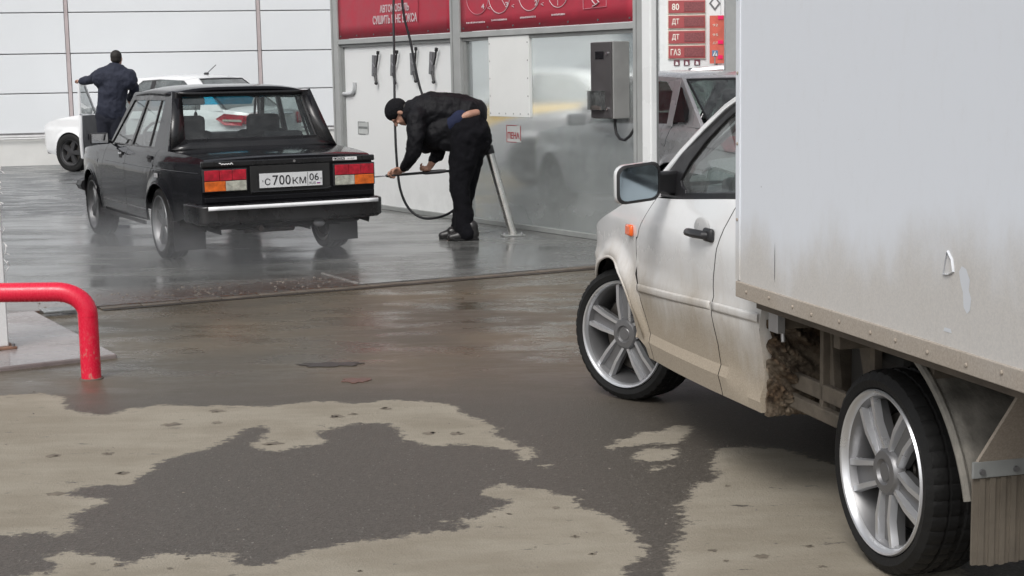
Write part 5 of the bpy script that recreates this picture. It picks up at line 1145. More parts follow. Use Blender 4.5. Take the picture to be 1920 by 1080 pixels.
# ================================================================ GENERIC MODERN CARS
def modern(root, paint, hatch=False, arch_r=.345, wb=2.55, half=.85, H=1.48, left_cuts=True, style='five', glass_m=None, liptrim=None):
    L0, L1 = -.85, wb + .85
    top = smooth_interp([(L0, .93 if not hatch else .96), (-.3, .99), (.4, .985), (wb - .75, .955), (wb + .1, .88), (wb + .6, .78), (L1, .60)])
    bot = interp([(L0, .42), (-.36, .30), (wb - .4, .24), (wb + .4, .26), (L1, .34)])
    plan = smooth_interp([(L0, half - .16), (-.55, half - .06), (0, half - .01), (.8, half), (wb - .3, half - .01), (wb + .35, half - .06), (wb + .65, half - .16), (L1, half - .34)])
    def Wf(y, z):
        w = plan(y) + float(np.interp(z, [.25, .34, .5, .68, .72, .85, .93, 1.0], [-.05, -.018, -.002, .0, -.010, -.014, -.04, -.085]))
        for cy in (0, wb):
            d = math.hypot(y - cy, z - .30); w += .018 * math.exp(-((d - arch_r) / .04) ** 2)
        return w
    c1 = lambda z: float(np.interp(z, [.3, .55, .7, .95], [.40, .37, .16, .08])); c2 = lambda z: wb / 2 - .22; c3 = lambda z: float(np.interp(z, [.3, .6, .95], [wb - .52, wb - .45, wb - .62]))
    P = dict(W=Wf, top=top, bot=bot, arches=[(0, .30, arch_r), (wb, .30, arch_r)], paint=paint, liprad=.008,
        cuts=[('rear_fender', k_(L0), lambda z: c1(z) - .008), ('rear_door', c1, lambda z: c2(z) - .008), ('front_door', c2, c3), ('front_fender', lambda z: c3(z) + .008, k_(L1))],
        ends=(L0, L1), shell=[(-.8, -.36), (.36, wb - .38), (wb + .38, L1 - .1)], decks=[('trunk_lid', L0, -.30 if not hatch else -.62, 6), ('hood', wb - .75, L1, 30)], crown=.05, bow=.09, shellz=.28)
    if liptrim: P['liptrim'] = liptrim; P['liprad'] = .02
    car(root, P)
    yb = -.42 if not hatch else -.74; yt = .18 if not hatch else -.45
    XG = lambda y, z: half - .075 - (z - .95) * .36
    g = glass_m or G_dark
    glasshouse(root, dict(XG=XG, paint=paint, glass=g, pillars=[
        ('a_pillar', [(wb - .60, .93), (wb - .72, .95), (wb - 1.38, H - .085), (wb - 1.28, H - .05)], M_black if False else paint, .04),
        ('b_pillar', [(c2(0) + .03, .96), (c2(0) - .06, .96), (c2(0) - .10, H - .09), (c2(0) - .03, H - .09)], M_black, .04),
        ('roof_rail', [(wb - 1.28, H - .05), (wb - 1.38, H - .09), (.9, H - .075), (yt + .25, H - .10), (yt, H - .06), (.9, H - .035)], paint, .04),
        ('c_pillar', [(yb, .96), (yt, H - .06), (yt + .25, H - .10), (yb + .45, 1.14), (yb + .43, .96)], paint, .04)],
        panes=[('side_window', [(wb - .72, .95), (c2(0) + .03, .95), (c2(0) - .03, H - .09), (wb - 1.38, H - .085)]), ('side_window', [(c2(0) - .06, .95), (yb + .42, .95), (yb + .45, 1.14), (yt + .25, H - .10), (c2(0) - .10, H - .09)])],
        screens=[('windshield', ((-half + .13, wb - .62, .95), (half - .13, wb - .62, .95), (half - .29, wb - 1.30, H - .06), (-half + .29, wb - 1.30, H - .06)), .12, g),
                 ('rear_window', ((-half + .16, yb - .02, .985), (half - .16, yb - .02, .985), (half - .30, yt, H - .08), (-half + .30, yt, H - .08)), -.07, g)],
        roof=(yt, wb - 1.28, smooth_interp([(0, H - .055), (.2, H - .012), (.5, H), (.85, H - .02), (1, H - .055)]), lambda v: half - .265, .055)))
    for s in (-1, 1):
        for (y, l) in ((0, s < 0), (wb, s < 0)):
            add_wheel(root, (s * (half - .10), y, .31), l, (.31, .215, .20, style, None, 'common'), 0, y)
        b = MB(); x0, x1 = half - .36, half - .17
        b.grid(lambda u, v: (s * lerp(x0 + .0, plan(L0) + .006, u), L0 - .085 * (1 - (lerp(x0, plan(L0), u) / plan(L0)) ** 2) - .012, lerp(.74, .92, v)), 4, 4, flip=s > 0); b.grid(lambda u, v: (s * (Wf(lerp(L0, L0 + .16, u), .8) + .008), lerp(L0, L0 + .16 * (1 - abs(v - .5)), u), lerp(.76, .90, v)), 4, 4); b.obj('tail_light', M_red, root, solid=.01)
        b = MB(); b.ell((s * (half - .44), L1 - .13, .64), (.15, .16, .07)); b.obj('headlight', M_clear, root)
        b = MB(); b.box((s * (half + .08), wb - .78, 1.0), (.20, .09, .12)); b.obj('door_mirror', paint, root, bevel=.03)
        for y in (.30, c2(0) + .14):
            b = MB(); b.tube([(s * (Wf(y, .86) + .004), y - .07, .86), (s * (Wf(y, .86) + .025), y - .04, .862), (s * (Wf(y, .86) + .025), y + .04, .862), (s * (Wf(y, .86) + .004), y + .07, .86)], .011, 8); b.obj('door_handle', paint, root)
    b = MB(); b.bx((-half + .1, -.7, .34), (half - .1, wb - .4, .40)); b.obj('cabin_floor', M_dark, root, smooth=0)
    seat(root, -.38, wb - 1.62, .42); seat(root, .38, wb - 1.62, .42)
    b = MB(); b.box((0, .18, .72), (half * 1.5, .14, .42), rx=.25); b.obj('rear_seat_back', M_seat, root, bevel=.05)
    b = MB(); b.bx((-half + .15, wb - .98, .72), (half - .15, wb - .62, .95)); b.obj('dashboard', M_black, root, bevel=.03)
    b = MB(); b.bx((-.70, L0 - .06, .28), (.70, L0 + .1, .42)); b.obj('bumper_lower', M_black, root, smooth=0, bevel=.02)
    return P
M_cw = mat('white_car_paint', (.78, .79, .80), .22, var=.02, vs=2, coat=.7, rv=.05)
M_cs = mat('silver_car_paint', (.52, .505, .515), .28, .25, var=.03, vs=2, coat=.6, rv=.05)
M_cy = mat('yellow_car_paint', (.75, .48, .10), .3, var=.04, coat=.5)
wc = thing('white_car', 'white car with its driver door open beyond the black sedan', 'car', (-4.42, 24.80, 0), math.radians(63))
modern(wc, M_cw, wb=2.62, half=.86, H=1.54, glass_m=glass('pale_glass', (.7, .76, .76), .55, .2), liptrim=None)
b = MB(); b.tube([(0.0, .45, 1.545), (.02, .28, 1.68)], .006, 6); b.ell((0, .46, 1.545), (.03, .05, .02)); b.obj('roof_antenna', M_black, wc)
pl = empty('number_plate', wc); b = MB(); b.bx((-.26, -.955, .78), (.26, -.945, .89)); b.obj('plate_sheet', M_plate, pl, smooth=0)
b = MB(); b.bx((-.30, -.975, .895), (.30, -.94, .935)); b.obj('plate_garnish', M_chrome, wc, bevel=.01)
# the open driver's door (left front), hinged at its front edge
dr = empty('open_door', wc, (-.86, 2.02, 0), (0, 0, math.radians(-63))); dr['label'] = 'driver door standing wide open'
b = MB()
doorp = [(0, .27), (.02, .62), (-.10, .95), (-1.02, .96), (-1.06, .60), (-1.02, .27)]
b.prism([(-.01, y, z) for y, z in doorp], (.055, 0, 0)); b.obj('door_skin', M_cw, dr, bevel=.02)
b = MB(); b.prism([(.046, y * .94 - .03, lerp(.62, z, .93)) for y, z in doorp], (.02, 0, 0)); b.obj('door_card', mat('door_card_grey', (.075, .078, .085), .7), dr, bevel=.01)
b = MB(); b.box((.075, -.55, .60), (.04, .5, .10)); b.obj('armrest', M_black, dr, bevel=.02)
b = MB(); fr_p = [(-.12, .95), (-.68, 1.40), (-1.00, 1.42), (-1.02, .96)]
b.tube([(.02, y, z) for y, z in fr_p], .022, 8); b.obj('window_frame', M_cw, dr)
b = MB(); b.add([(.02, y, z) for y, z in fr_p], [(0, 1, 2, 3)]); b.obj('side_window', glass('pale_glass'), dr, smooth=0)
b = MB(); b.box((-.10, -.16, 1.0), (.18, .08, .12)); b.obj('door_mirror', M_cw, dr, bevel=.03)
# the tailgate of the white car is near-red lens shape: extra pointed lamp
for s in (-1,):
    b = MB(); b.prism([(s * .868, -.52, .93), (s * .875, -.36, .85), (s * .868, -.52, .755), (s * .80, -.80, .74), (s * .79, -.84, .90)], (s * .012, 0, 0)); o = b.obj('tail_light', M_red, wc, smooth=0, bevel=.004)
    b = MB(); b.prism([(s * .881, -.50, .845), (s * .812, -.80, .835), (s * .812, -.80, .800), (s * .881, -.50, .815)], (s * .006, 0, 0)); b.obj('tail_light_stripe', M_clear, wc, smooth=0)
sc = thing('silver_car', 'silver hatchback parked behind the white column, its dark rear window showing', 'car', (2.2, 14.6, 0), math.radians(25))
modern(sc, M_cs, wb=2.48, half=.80, H=1.47, glass_m=glass('dark_car_glass', (.55, .68, .64), .40, .12))
# dark quarter window of the silver car
for s in (-1, 1):
    b = MB(); b.prism([(s * .738, .05, 1.0), (s * .738, -.17, 1.01), (s * .725, -.20, 1.04), (s * .695, -.17, 1.12), (s * .655, -.04, 1.25), (s * .625, .06, 1.32), (s * .625, .09, 1.325)], (s * .004, 0, 0)); b.obj('quarter_window', mat('privacy_black', (.012, .016, .016), .08), sc, smooth=0, bevel=.004)
    b = MB(); b.prism([(s * .742, .05, .965), (s * .742, .15, .965), (s * .600, .24, 1.385), (s * .600, .12, 1.385)], (s * .006, 0, 0)); b.obj('door_pillar', M_cs, sc, smooth=0, bevel=.003)
fc = copy_tree(sc); fc.location = (2.87, 20.3, 0); fc.rotation_euler = (0, 0, math.radians(72))
fc['label'] = 'grey car seen blurred behind the frosted panel, its front wheel low in the glass'; fc.name = 'grey_car'
wc2 = thing('white_hatchback', 'white car seen faint through the upper frosted panel behind the board', 'car', (2.6, 33.0, 0), math.radians(80))
for ch in list(wc.children):
    if ch.name.split('.')[0] not in ('open_door', 'number_plate'): copy_tree(ch, wc2)
tx = thing('yellow_car', 'yellow sided car with white roof glimpsed through the frosted panel under the white board', 'car', (1.6, 24.5, 0), math.radians(75))
SWAP = {M_cw.name: M_cy}
for ch in list(wc.children):
    if ch.name.split('.')[0] in ('open_door', 'number_plate'): continue
    c = copy_tree(ch, tx)
    for o in [c] + list(c.children):
        if o.type == 'MESH' and len(o.data.materials) and o.data.materials[0] == M_cw and o.name.split('.')[0] in ('rear_fender', 'rear_door', 'front_door', 'front_fender', 'front_panel'):
            o.material_slots[0].link = 'OBJECT'; o.material_slots[0].material = M_cy
wc3 = thing('parked_white_car', 'white car roof just showing beneath the fuel price sign', 'car', (4.3, 24.6, 0), math.radians(78))
for ch in list(wc.children):
    if ch.name.split('.')[0] not in ('open_door', 'number_plate'): copy_tree(ch, wc3)

# ================================================================ FUEL PRICE SIGN AND BACKGROUND
ps = thing('price_sign', 'tall white fuel price sign with four dull red price rows and small icons', 'price sign', (3.43, 30.0, 0), 0)
b = MB(); b.bx((-.52, 0, 0), (.66, .25, 5.6)); b.obj('pylon', M_wpaint, ps, smooth=0, bevel=.02)
M_row = mat('dull_red_row', (.40, .085, .09), .4, var=.05); M_dig = mat('unlit_digits', (.24, .075, .08), .4, var=.3, vs=40); M_cream = mat('cream_trim', (.75, .68, .58), .4)
rows = [('80', 2.655), ('ДТ', 2.37), ('ДТ', 2.08), ('ГАЗ', 1.80)]
for txt, zc in rows:
    r = empty('price_row', ps)
    b = MB(); b.bx((-.36, -.03, zc - .135), (.36, -.002, zc + .135)); b.obj('row_trim', M_cream, r, smooth=0)
    b = MB(); b.bx((-.35, -.045, zc - .118), (.35, -.031, zc + .118)); b.obj('row_panel', M_row, r, smooth=0, bevel=.004)
    b = MB(); b.bx((-.05, -.055, zc - .085), (.33, -.046, zc + .085)); b.obj('display', M_dig, r, smooth=0)
    text_ob(txt, 'lettering', r, (-.215, -.048, zc), .14 if len(txt) == 2 else .19, .125, mat('cream_print', (.85, .80, .72), .5), depth=.003, bold=.02)
for i, x in enumerate((-.19, 0.0, .20)):
    r = empty('icon', ps)
    b = MB(); b.bx((x - .055, -.02, 1.545), (x + .055, -.002, 1.65)); b.obj('icon_field', mat('icon_maroon', (.16, .05, .07), .5), r, smooth=0)
    b = MB(); b.prism([(x - .03, -.024, 1.555), (x + .03, -.024, 1.555), (x + .02, -.024, 1.61), (x - .02, -.024, 1.625)], (0, .003, 0)); b.obj('icon_figure', M_white, r, smooth=0)
dm = empty('diamond_emblem', ps)
b = MB(); b.prism([(.54, -.012, 2.57), (.65, -.012, 2.71), (.54, -.012, 2.85), (.43, -.012, 2.71)], (0, .008, 0)); b.obj('emblem_frame', M_alloyd, dm, smooth=0)
b = MB(); b.prism([(.54, -.016, 2.62), (.61, -.016, 2.71), (.54, -.016, 2.80), (.47, -.016, 2.71)], (0, .006, 0)); b.obj('emblem_field', M_white, dm, smooth=0)
b = MB(); b.bx((.66, 0, 0), (.95, .24, 5.6)); b.obj('pylon_return', M_wpaint, ps, smooth=0)
od = thing('orange_board', 'narrow orange-red price board with bright pink-red figures beside the white fuel sign', 'sign board', (3.97, 29.7, -.03))
b = MB(); b.bx((-.13, 0, 1.60), (.14, .05, 2.50)); b.obj('board', mat('orange_red_board', (.62, .13, .09), .5, var=.25, vs=3), od, smooth=0)
b = MB(); b.bx((-.02, .05, 0), (.02, .09, 1.6)); b.obj('leg', M_gald, od)
M_pink = mat('pink_red_figures', (.85, .01, .12), .4)
for z, w_ in ((2.46, .10), (2.0, .10), (1.72, .09)):
    b = MB(); b.bx((.02, -.012, z - .035), (.02 + w_, -.002, z + .035)); b.obj('figure_field', M_pink, od, smooth=0)
for z, t_ in ((2.32, '92'), (2.14, '95'), (1.985, 'ДТ')):
    text_ob(t_, 'lettering', od, (-.03, -.006, z), .10, .045, M_cream, depth=.003)
pc = thing('crossing_sign', 'small blue and white pedestrian crossing sign in front of the orange board', 'road sign', (3.83, 28.9, -.09))
b = MB(); b.bx((-.055, 0, 1.79), (.055, .01, 1.90)); b.obj('sign_plate', mat('sign_blue', (.12, .22, .36), .4), pc, smooth=0, bevel=.004)
b = MB(); b.prism([(-.042, -.004, 1.80), (.042, -.004, 1.80), (0, -.004, 1.89)], (0, .003, 0)); b.obj('triangle', M_white, pc, smooth=0)
b = MB(); b.tube([(-.01, -.006, 1.805), (.003, -.006, 1.84), (.0, -.006, 1.865)], .006, 5); b.obj('walking_figure', M_ink, pc)
b = MB(); b.tube([(0, .02, 0), (0, .02, 1.90)], .012, 8); b.obj('pole', M_gald, pc)
# next bay column and red banner edge
nb = thing('bay_column', 'grey steel column of the next wash bay behind the silver car with a red strip at the top', 'column', (2.63, 18.4, 0), 0)
b = MB(); b.bx((-.075, -.06, 0), (.075, .08, 3.6)); b.obj('shaft', M_gal, nb, smooth=0, bevel=.005)
b = MB(); b.bx((.075, .0, 0), (.14, .06, 3.6)); b.obj('side_channel', M_gald, nb, smooth=0)
b = MB(); b.bx((.10, -.02, 1.90), (.5, .02, 3.1)); b.obj('red_sheet', M_ban, nb, smooth=0)
b = MB(); b.bx((.10, -.02, .10), (.5, .0, 1.85)); b.obj('pane', M_fr1, nb, smooth=0)
# far hazy row of low white buildings keeps the horizon closed on the right
fb = thing('far_building', 'pale low building closing the view behind the price sign', 'building', (2, 62, 0))
b = MB(); b.bx((-14, 0, 0), (42, 12, 5.2)); b.obj('wall', mat('far_pale_wall', (.66, .68, .69), .6, var=.04, vs=.3), fb, smooth=0)
for k in range(14):
    b = MB(); b.bx((-12 + k * 3.6, -.06, 1.6), (-10.2 + k * 3.6, -.01, 3.2)); b.obj('window', mat('far_window', (.16, .19, .21), .15), fb, smooth=0)
b = MB(); b.bx((-14.2, -.3, 5.2), (42.2, 12.2, 5.5)); b.obj('roof', M_gald, fb, smooth=0)
# ================================================================ PEOPLE
def cloth(name, c, rough=.85, bs=14, bst=.5, fold=4.0):
    if name in MATS: return MATS[name]
    m, nt, p = new_mat(name); oc = objco(nt)
    n = noise(nt, bs, 5, .6, mapping(nt, oc, (1, 1, .6))); n2 = noise(nt, 300, 2, .5, oc)
    nt.links.new(mixc(nt, n, tuple(x * .7 for x in c), tuple(x * 1.3 for x in c)), p.inputs['Base Color'])
    p.inputs['Roughness'].default_value = rough; p.inputs['Specular IOR Level'].default_value = .22
    nt.links.new(bump(nt, math_n(nt, 'ADD', n, math_n(nt, 'MULTIPLY', n2, .08)), bst, .03), p.inputs['Normal']); MATS[name] = m; return m
M_skin = mat('skin', (.42, .235, .17), .5, var=.12, vs=12, spec=.4)
M_hair = mat('dark_hair', (.015, .012, .010), .7, bmp=.4, bs=150)
def remeshed(b, name, mats, parent, voxel=.012, smooth_it=3, world=True, disp=0, dscale=.15):
    o = b.obj(name, mats, parent, smooth=0, world=world)
    q = o.modifiers.new('remesh', 'REMESH'); q.mode = 'VOXEL'; q.voxel_size = voxel; q.use_smooth_shade = True
    q = o.modifiers.new('smooth', 'SMOOTH'); q.factor = .5; q.iterations = smooth_it
    if disp:
        tx_ = bpy.data.textures.new(name + '_folds', 'CLOUDS'); tx_.noise_scale = dscale; tx_.noise_depth = 3
        q = o.modifiers.new('folds', 'DISPLACE'); q.texture = tx_; q.strength = disp; q.mid_level = .5
    return o
def chain(b, pts, rs, side=None, k=1.0):
    for i in range(len(pts) - 1): b.cap(pts[i], pts[i + 1], rs[i], rs[i + 1], side, k)
def hand(b, wrist, palm_dir, curl_axis, size=1.0, grip=1.0, thumb_side=1):
    """five fingers, each a bent chain rooted in the palm; curl_axis = axis the fingers wrap round"""
    w, d, ax = Vector(wrist), Vector(palm_dir).normalized(), Vector(curl_axis).normalized()
    ax = (ax - d * ax.dot(d)).normalized(); nrm = d.cross(ax).normalized()   # palm normal
    s = size
    b.cap(w, w + d * .045 * s, .026 * s, .030 * s, nrm, .62); b.cap(w + d * .03 * s - ax * .022 * s, w + d * .085 * s - ax * .030 * s, .020 * s, .016 * s, nrm, .8)
    b.cap(w + d * .03 * s + ax * .022 * s, w + d * .080 * s + ax * .030 * s, .020 * s, .015 * s, nrm, .8); b.cap(w + d * .03 * s, w + d * .086 * s, .022 * s, .018 * s, nrm, .8)
    for i, (off, ln) in enumerate(((-.031, .95), (-.0105, 1.05), (.0105, 1.0), (.031, .80))):
        p = w + d * (.085 - (.006 if i == 3 else 0)) * s + ax * off * s; a = .35 * grip
        for j, seg in enumerate((.040, .026, .020)):
            q = p + (d * math.cos(a) + nrm * math.sin(a)) * seg * s * ln
            b.cap(p, q, (.0098, .0090, .0082)[j] * s, (.0092, .0084, .0072)[j] * s, n=10); p = q; a += 1.05 * grip + .12 * i
    t0 = w + d * .025 * s - ax * .028 * s * thumb_side; t1 = t0 + (d * .6 - ax * .55 * thumb_side + nrm * .45).normalized() * .038 * s; t2 = t1 + (d * .75 + nrm * .75 * grip + ax * .15 * thumb_side).normalized() * .030 * s; t3 = t2 + (d * .4 + nrm * .6 * grip + ax * .6 * thumb_side).normalized() * .024 * s
    b.cap(t0, t1, .014 * s, .012 * s, n=10); b.cap(t1, t2, .0115 * s, .0105 * s, n=10); b.cap(t2, t3, .0105 * s, .0085 * s, n=10)
def head(b, c, up, fwd, s=1.0):
    """head with jaw, nose, brow, lips and ears, centre c"""
    up, fwd = Vector(up).normalized(), Vector(fwd); fwd = (fwd - up * fwd.dot(up)).normalized(); rt = fwd.cross(up)
    M3 = Matrix((rt, fwd, up)).transposed().to_4x4(); c = Vector(c)
    P = lambda x, y, z: c + rt * x * s + fwd * y * s + up * z * s
    b.ell(c + up * .025 * s - fwd * .010 * s, (.076 * s, .095 * s, .092 * s), M3); b.ell(P(0, .030, -.045), (.060 * s, .062 * s, .070 * s), M3); b.ell(P(0, .060, -.085), (.034 * s, .028 * s, .026 * s), M3)
    b.cap(P(-.035, .082, .020), P(.035, .082, .020), .014 * s, .014 * s); b.cap(P(0, .092, .010), P(0, .112, -.025), .009 * s, .014 * s)
    b.ell(P(.030, .078, -.030), (.022 * s, .016 * s, .02 * s), M3); b.ell(P(-.030, .078, -.030), (.022 * s, .016 * s, .02 * s), M3)
    b.cap(P(-.018, .088, -.056), P(.018, .088, -.056), .007 * s, .007 * s); b.cap(P(-.016, .086, -.066), P(.016, .086, -.066), .008 * s, .008 * s)
    for sx in (-1, 1): b.ell(P(.076 * sx, -.005, -.008), (.012 * s, .020 * s, .032 * s), M3)
    return M3, P

# ---- the man bending with the lance: jacket towards the left, back and hips to the camera side
YB1 = 13.74
J = lambda px, py, dy=0.0: at(px, py, YB1 + dy)
man = thing('person', 'man in black jacket and dark trousers bent double, holding the wash lance at the sedan', 'person', (at(862, 455, YB1).x, YB1, .015))
hipL, hipR = J(868, 252, -.06), J(884, 246, .13)
kneeL, kneeR = J(862, 345, -.04), J(880, 342, .14)
ankL, ankR = J(872, 437, -.05), J(862, 438, .13)
chest, belly, neckb = J(800, 218, .02), J(846, 222, .04), J(764, 206, .0)
shN, shF = J(782, 222, -.17), J(784, 212, .20)
elN, elF = J(776, 288, -.20), J(822, 284, .16)
wrN, wrF = J(756, 318, -.06), J(806, 312, .06)
hc = J(748, 211, .0)
skin = MB()
chain(skin, [belly, chest, neckb], [.13, .14, .07]); chain(skin, [neckb, hc], [.058, .055])
for h_, k_2, a_, f_ in ((hipL, kneeL, ankL, -.05), (hipR, kneeR, ankR, .13)): chain(skin, [h_, k_2, a_], [.088, .058, .042]); chain(skin, [a_, J(845, 452, f_)], [.035, .03])
skin.cap(hipL, hipR, .10, .10); skin.cap((hipL + hipR) / 2, belly, .12, .13)
for s_, e_, w_ in ((shN, elN, wrN), (shF, elF, wrF)): chain(skin, [chest, s_, e_, w_], [.09, .055, .042, .030])
uph = (J(742, 196, -.01) - J(756, 232, 0)).normalized()
M3, HPf = head(skin, hc, Vector((-.60, -.05, .28)), Vector((-.30, -.04, -.95)), 1.0)
axl = (LE - LT).normalized()
# near hand reaches over the sleeve grip, far hand holds the gun body
tgN, tgF = LT + axl * (LL * .33), LT + axl * (LL * .74)
hN = MB(); 
for (w_, tg, ts) in ((wrN, tgN, 1), (wrF, tgF, 1)):
    d = (tg + Vector((0, -.02, .018)) - w_).normalized()
    hand(skin, tg - d * .085 + Vector((0, -.008, .022)), d, axl, 1.0, 1.05, ts); skin.cap(w_, tg - d * .085 + Vector((0, -.008, .022)), .029, .026)
body = remeshed(skin, 'body', M_skin, man, .0075, 2)
# jacket
jk = MB()
chain(jk, [J(882, 214, .04), J(850, 210, .04), J(812, 208, .02), J(784, 212, .01), J(765, 210, .0)], [.155, .172, .172, .150, .085], Vector((0, 1, 0)), 1.08)
chain(jk, [J(838, 240, -.0), J(812, 250, .0), J(800, 268, .02)], [.165, .150, .10], Vector((0, 1, 0)), 1.05)
chain(jk, [J(816, 262, .10), J(822, 292, .12)], [.11, .055], Vector((0, 1, 0)), .8)       # jacket front hanging down
chain(jk, [J(845, 240, -.02), J(840, 262, -.04)], [.15, .11], Vector((0, 1, 0)), 1.0)
chain(jk, [J(788, 220, -.08), shN, J(779, 255, -.20), elN, J(764, 305, -.13), J(760, 313, -.09)], [.12, .088, .076, .068, .054, .047])
chain(jk, [J(790, 214, .12), shF, elF, J(812, 300, .10)], [.11, .085, .066, .050])
chain(jk, [J(768, 208, .0), J(758, 208, .0)], [.085, .070])                                 # collar
chain(jk, [J(895, 214, .02), J(880, 209, .02)], [.080, .13], Vector((0, 1, 0)), 1.35)
M_jack = cloth('black_jacket', (.007, .007, .009), .6, 9, .8)
remeshed(jk, 'jacket', M_jack, man, .011, 2, disp=.040, dscale=.10)
# blue shirt tail and bare back strip between jacket and trousers
sh = MB(); chain(sh, [J(846, 234, -.095), J(860, 223, -.10), J(888, 214, -.04)], [.078, .084, .072], Vector((0, 1, 0)), 1.0)
remeshed(sh, 'shirt', cloth('navy_shirt', (.016, .021, .050), .8), man, .010, 3)
bs_ = MB(); chain(bs_, [J(866, 220, -.150), J(880, 214, -.140), J(894, 211, -.100)], [.026, .034, .032])
remeshed(bs_, 'bare_back', M_skin, man, .010, 3)
tr_ = MB()
tr_.cap(J(884, 250, -.02), J(868, 248, .02), .178, .170); tr_.cap(J(882, 246, .12), J(868, 246, .10), .165, .16); tr_.cap(J(893, 262, .0), J(888, 262, .12), .145, .145)
tr_.cap(J(866, 240, -.05), J(882, 238, -.04), .150, .150); tr_.cap(J(868, 232, -.02), J(880, 232, .08), .13, .14)
chain(tr_, [J(874, 262, -.05), J(868, 305, -.05), J(862, 345, -.05), J(867, 385, -.05), J(871, 420, -.05), J(873, 436, -.05)], [.165, .125, .098, .084, .088, .096])
chain(tr_, [J(880, 258, .13), J(880, 305, .13), J(874, 345, .13), J(868, 390, .12), J(864, 420, .12), J(862, 438, .12)], [.155, .12, .092, .080, .082, .088])
M_trs = cloth('black_trousers', (.005, .005, .007), .95, 8, .6)
remeshed(tr_, 'trousers', M_trs, man, .011, 2, disp=.040, dscale=.11)
for nm, hl, toe in (('shoe', (888, 452, -.06), (846, 460, -.09)), ('shoe', (868, 444, .11), (829, 449, .09))):
    f_ = MB(); h_, t_ = J(*hl), J(*toe); gz = .015
    hh = Vector((h_.x, h_.y, gz)); tt = Vector((t_.x, t_.y, gz)); d = (tt - hh).normalized()
    f_.cap(hh + Vector((0, 0, .055)), hh + d * .10 + Vector((0, 0, .06)), .052, .052); f_.cap(hh + d * .08 + Vector((0, 0, .05)), tt + Vector((0, 0, .032)), .050, .034)
    f_.cap(hh + Vector((0, 0, .05)), hh + d * .01 + Vector((0, 0, .13)), .050, .052)
    f_.cap(hh + Vector((0, 0, .013)), hh + d * .02 + Vector((0, 0, .013)), .045, .045, (0, 0, 1), .3)
    remeshed(f_, nm, mat('black_leather', (.018, .017, .017), .35, bmp=.1, bs=60), man, .008, 3)
    f_ = MB(); sdv = Vector((-d.y, d.x, 0))
    f_.prism([tuple(hh - d * .045 - sdv * .042), tuple(hh + d * .1 - sdv * .045), tuple(tt - d * .03 - sdv * .046), tuple(tt + d * .03), tuple(tt - d * .03 + sdv * .046), tuple(hh + d * .1 + sdv * .045), tuple(hh - d * .045 + sdv * .042)], (0, 0, .022)); f_.obj('sole', M_rubber, man, world=True, bevel=.004)
# knitted cap
cp = MB(); upv = Vector((-.60, -.05, .28)).normalized()
fw = Vector((-.30, -.04, -.95)); fw = (fw - upv * fw.dot(upv)).normalized(); rt = fw.cross(upv); M3c = Matrix((rt, fw, upv)).transposed().to_4x4()
cp.ell(hc + upv * .048 - fw * .008, (.089, .106, .085), M3c); cp.ell(hc + upv * .028 - fw * .030, (.090, .092, .085), M3c)
remeshed(cp, 'knit_cap', cloth('black_knit', (.010, .010, .012), .95, 60, .6), man, .008, 2)
hr_ = MB(); hr_.ell(hc - fw * .055 - upv * .02, (.072, .05, .055), M3c); remeshed(hr_, 'hair', mat('grey_hair', (.06, .055, .05), .8, bmp=.3, bs=200), man, .008, 1)

# ---- the man standing at the white car's open door, seen from behind
YP = 22.4
K = lambda px, py, dy=0.0: at(px, py, YP + dy)
gx_ = K(209, 250).x
pm_ = thing('person', 'man in navy jacket seen from behind with an arm on the open white car door', 'person', (gx_, YP, 0))
shl, shr = K(190, 138, .02), K(243, 140, .03)
ell_, elr = K(171, 150, .22), K(252, 168, .14); wl, wr_ = K(154, 153, .42), K(246, 184, .34)
pel = K(210, 203, .0); nk = K(217, 125, .02); hd = K(218.5, 110, .05)
sk = MB()
chain(sk, [pel, K(212, 165), K(216, 138)], [.12, .11, .10], Vector((1, 0, 0)), 1.1); chain(sk, [K(216, 135), nk, hd], [.09, .055, .055])
zf = .0
def P3(x, y, z): return Vector((gx_ + x, YP + y, z))
for sx in (-1, 1): chain(sk, [P3(.09 * sx, 0, .92), P3(.105 * sx, .03, .50), P3(.11 * sx, 0, .10)], [.09, .058, .042]); sk.cap(P3(.11 * sx, .0, .06), P3(.12 * sx, .17, .04), .035, .03)
sk.cap(P3(-.09, 0, .93), P3(.09, 0, .93), .11, .11); sk.cap(P3(0, 0, .95), pel, .13, .13)
for s_, e_, w_ in ((shl, ell_, wl), (shr, elr, wr_)): chain(sk, [K(216, 146), s_, e_, w_], [.06, .055, .042, .030])
head(sk, hd, (0, .06, 1), (.12, 1, -.1), 1.0)
hand(sk, wl, (K(146, 150, .50) - wl), (0, 1, .1), 1.0, .7); hand(sk, wr_, (-.2, .8, -.3), (1, 0, 0), 1.0, .6)
remeshed(sk, 'body', M_skin, pm_, .009, 2)
j2 = MB()
chain(j2, [K(209, 204), K(211, 180), K(214, 155), K(216, 142)], [.21, .205, .22, .19], Vector((0, 1, 0)), .85)
j2.cap(K(196, 148, -.02), K(236, 150, -.02), .165, .165, Vector((0, 1, 0)), .95); j2.cap(K(203, 136), K(230, 137), .10, .10); chain(j2, [K(217, 134), K(217.5, 126)], [.10, .07])
j2.cap(K(205, 210), K(216, 211), .175, .175, Vector((0, 1, 0)), .85)
chain(j2, [K(198, 140), shl, ell_, wl], [.115, .090, .070, .056]); chain(j2, [K(236, 142), shr, elr, wr_], [.115, .090, .070, .058])
remeshed(j2, 'jacket', cloth('navy_jacket', (.030, .034, .052), .75, 9, .9), pm_, .013, 2, disp=.05, dscale=.14)
t2 = MB(); t2.cap(P3(-.06, 0, .95), P3(.06, 0, .95), .165, .165, Vector((0, 1, 0)), .85)
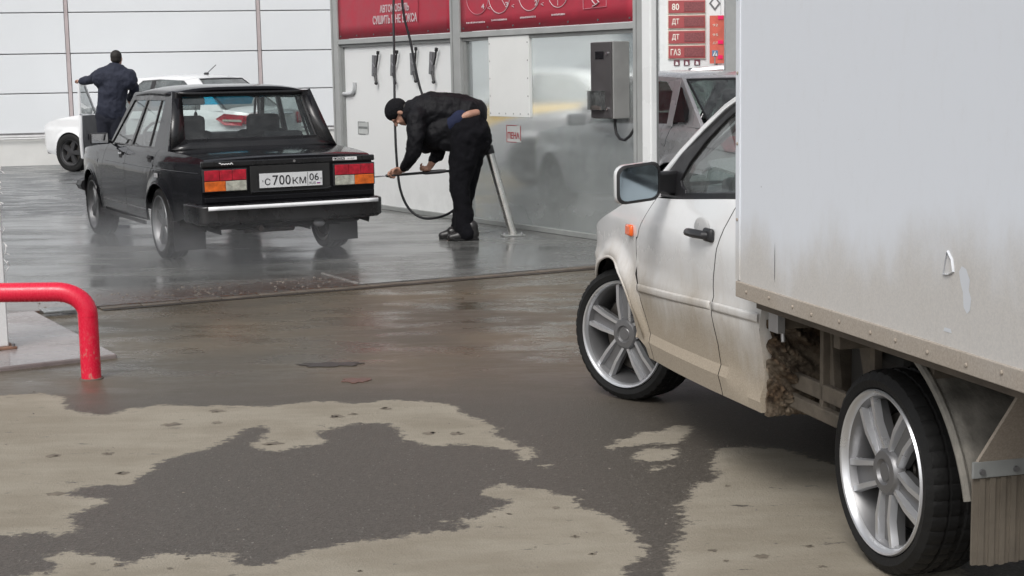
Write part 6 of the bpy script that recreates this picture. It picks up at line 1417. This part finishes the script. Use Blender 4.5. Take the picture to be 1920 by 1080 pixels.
for sx in (-1, 1): chain(t2, [P3(.09 * sx, 0, .90), P3(.105 * sx, .03, .50), P3(.11 * sx, 0, .09)], [.125, .092, .090])
remeshed(t2, 'trousers', cloth('dark_trousers', (.022, .024, .034), .9, 8, .8), pm_, .014, 3, disp=.03, dscale=.2)
for sx in (-1, 1):
    f_ = MB(); f_.cap(P3(.11 * sx, -.04, .055), P3(.12 * sx, .10, .05), .052, .048); f_.cap(P3(.115 * sx, .08, .045), P3(.125 * sx, .21, .035), .047, .036); f_.cap(P3(.11 * sx, -.02, .05), P3(.11 * sx, -.01, .12), .05, .05)
    remeshed(f_, 'shoe', mat('black_leather', (.018, .017, .017)), pm_, .010, 2)
h2 = MB(); h2.ell(hd + Vector((0, -.022, .035)), (.083, .088, .090)); h2.ell(hd + Vector((0, -.035, -.01)), (.074, .07, .065)); remeshed(h2, 'hair', M_hair, pm_, .009, 1)

# ================================================================ SPRAY MIST round the rear of the sedan
b = MB(); b.ell((-2.5, 12.35, .26), (2.1, 1.4, .36), nu=28, nv=16)
m = bpy.data.materials.new('spray_mist'); m.use_nodes = True; nt = m.node_tree; nt.nodes.remove(nt.nodes['Principled BSDF'])
pv = nt.nodes.new('ShaderNodeVolumePrincipled'); pv.inputs['Color'].default_value = (.95, .97, 1, 1); pv.inputs['Anisotropy'].default_value = .2
oc = objco(nt); nn = noise(nt, 1.6, 3, .6, oc); xyz = sep(nt, oc)
dx = math_n(nt, 'DIVIDE', math_n(nt, 'ADD', xyz[0], 2.5), 2.1); dy = math_n(nt, 'DIVIDE', math_n(nt, 'SUBTRACT', xyz[1], 12.35), 1.4); dz = math_n(nt, 'DIVIDE', math_n(nt, 'SUBTRACT', xyz[2], .12), .42)
r2 = math_n(nt, 'ADD', math_n(nt, 'MULTIPLY', dx, dx), math_n(nt, 'ADD', math_n(nt, 'MULTIPLY', dy, dy), math_n(nt, 'MULTIPLY', dz, dz)))
fall = math_n(nt, 'MAXIMUM', math_n(nt, 'SUBTRACT', 1.0, r2), 0.0)
nt.links.new(math_n(nt, 'MULTIPLY', math_n(nt, 'MULTIPLY', fall, maprange(nt, nn, .35, .65, .2, 1.0)), .42), pv.inputs['Density'])
nt.links.new(pv.outputs[0], nt.nodes['Material Output'].inputs['Volume'])
o = b.obj('spray_mist', m, None); tag(o, 'thin water mist drifting round the rear wheels of the black sedan', 'mist', kind='stuff')
S.cycles.volume_step_rate = 4.0; S.cycles.volume_bounces = 1
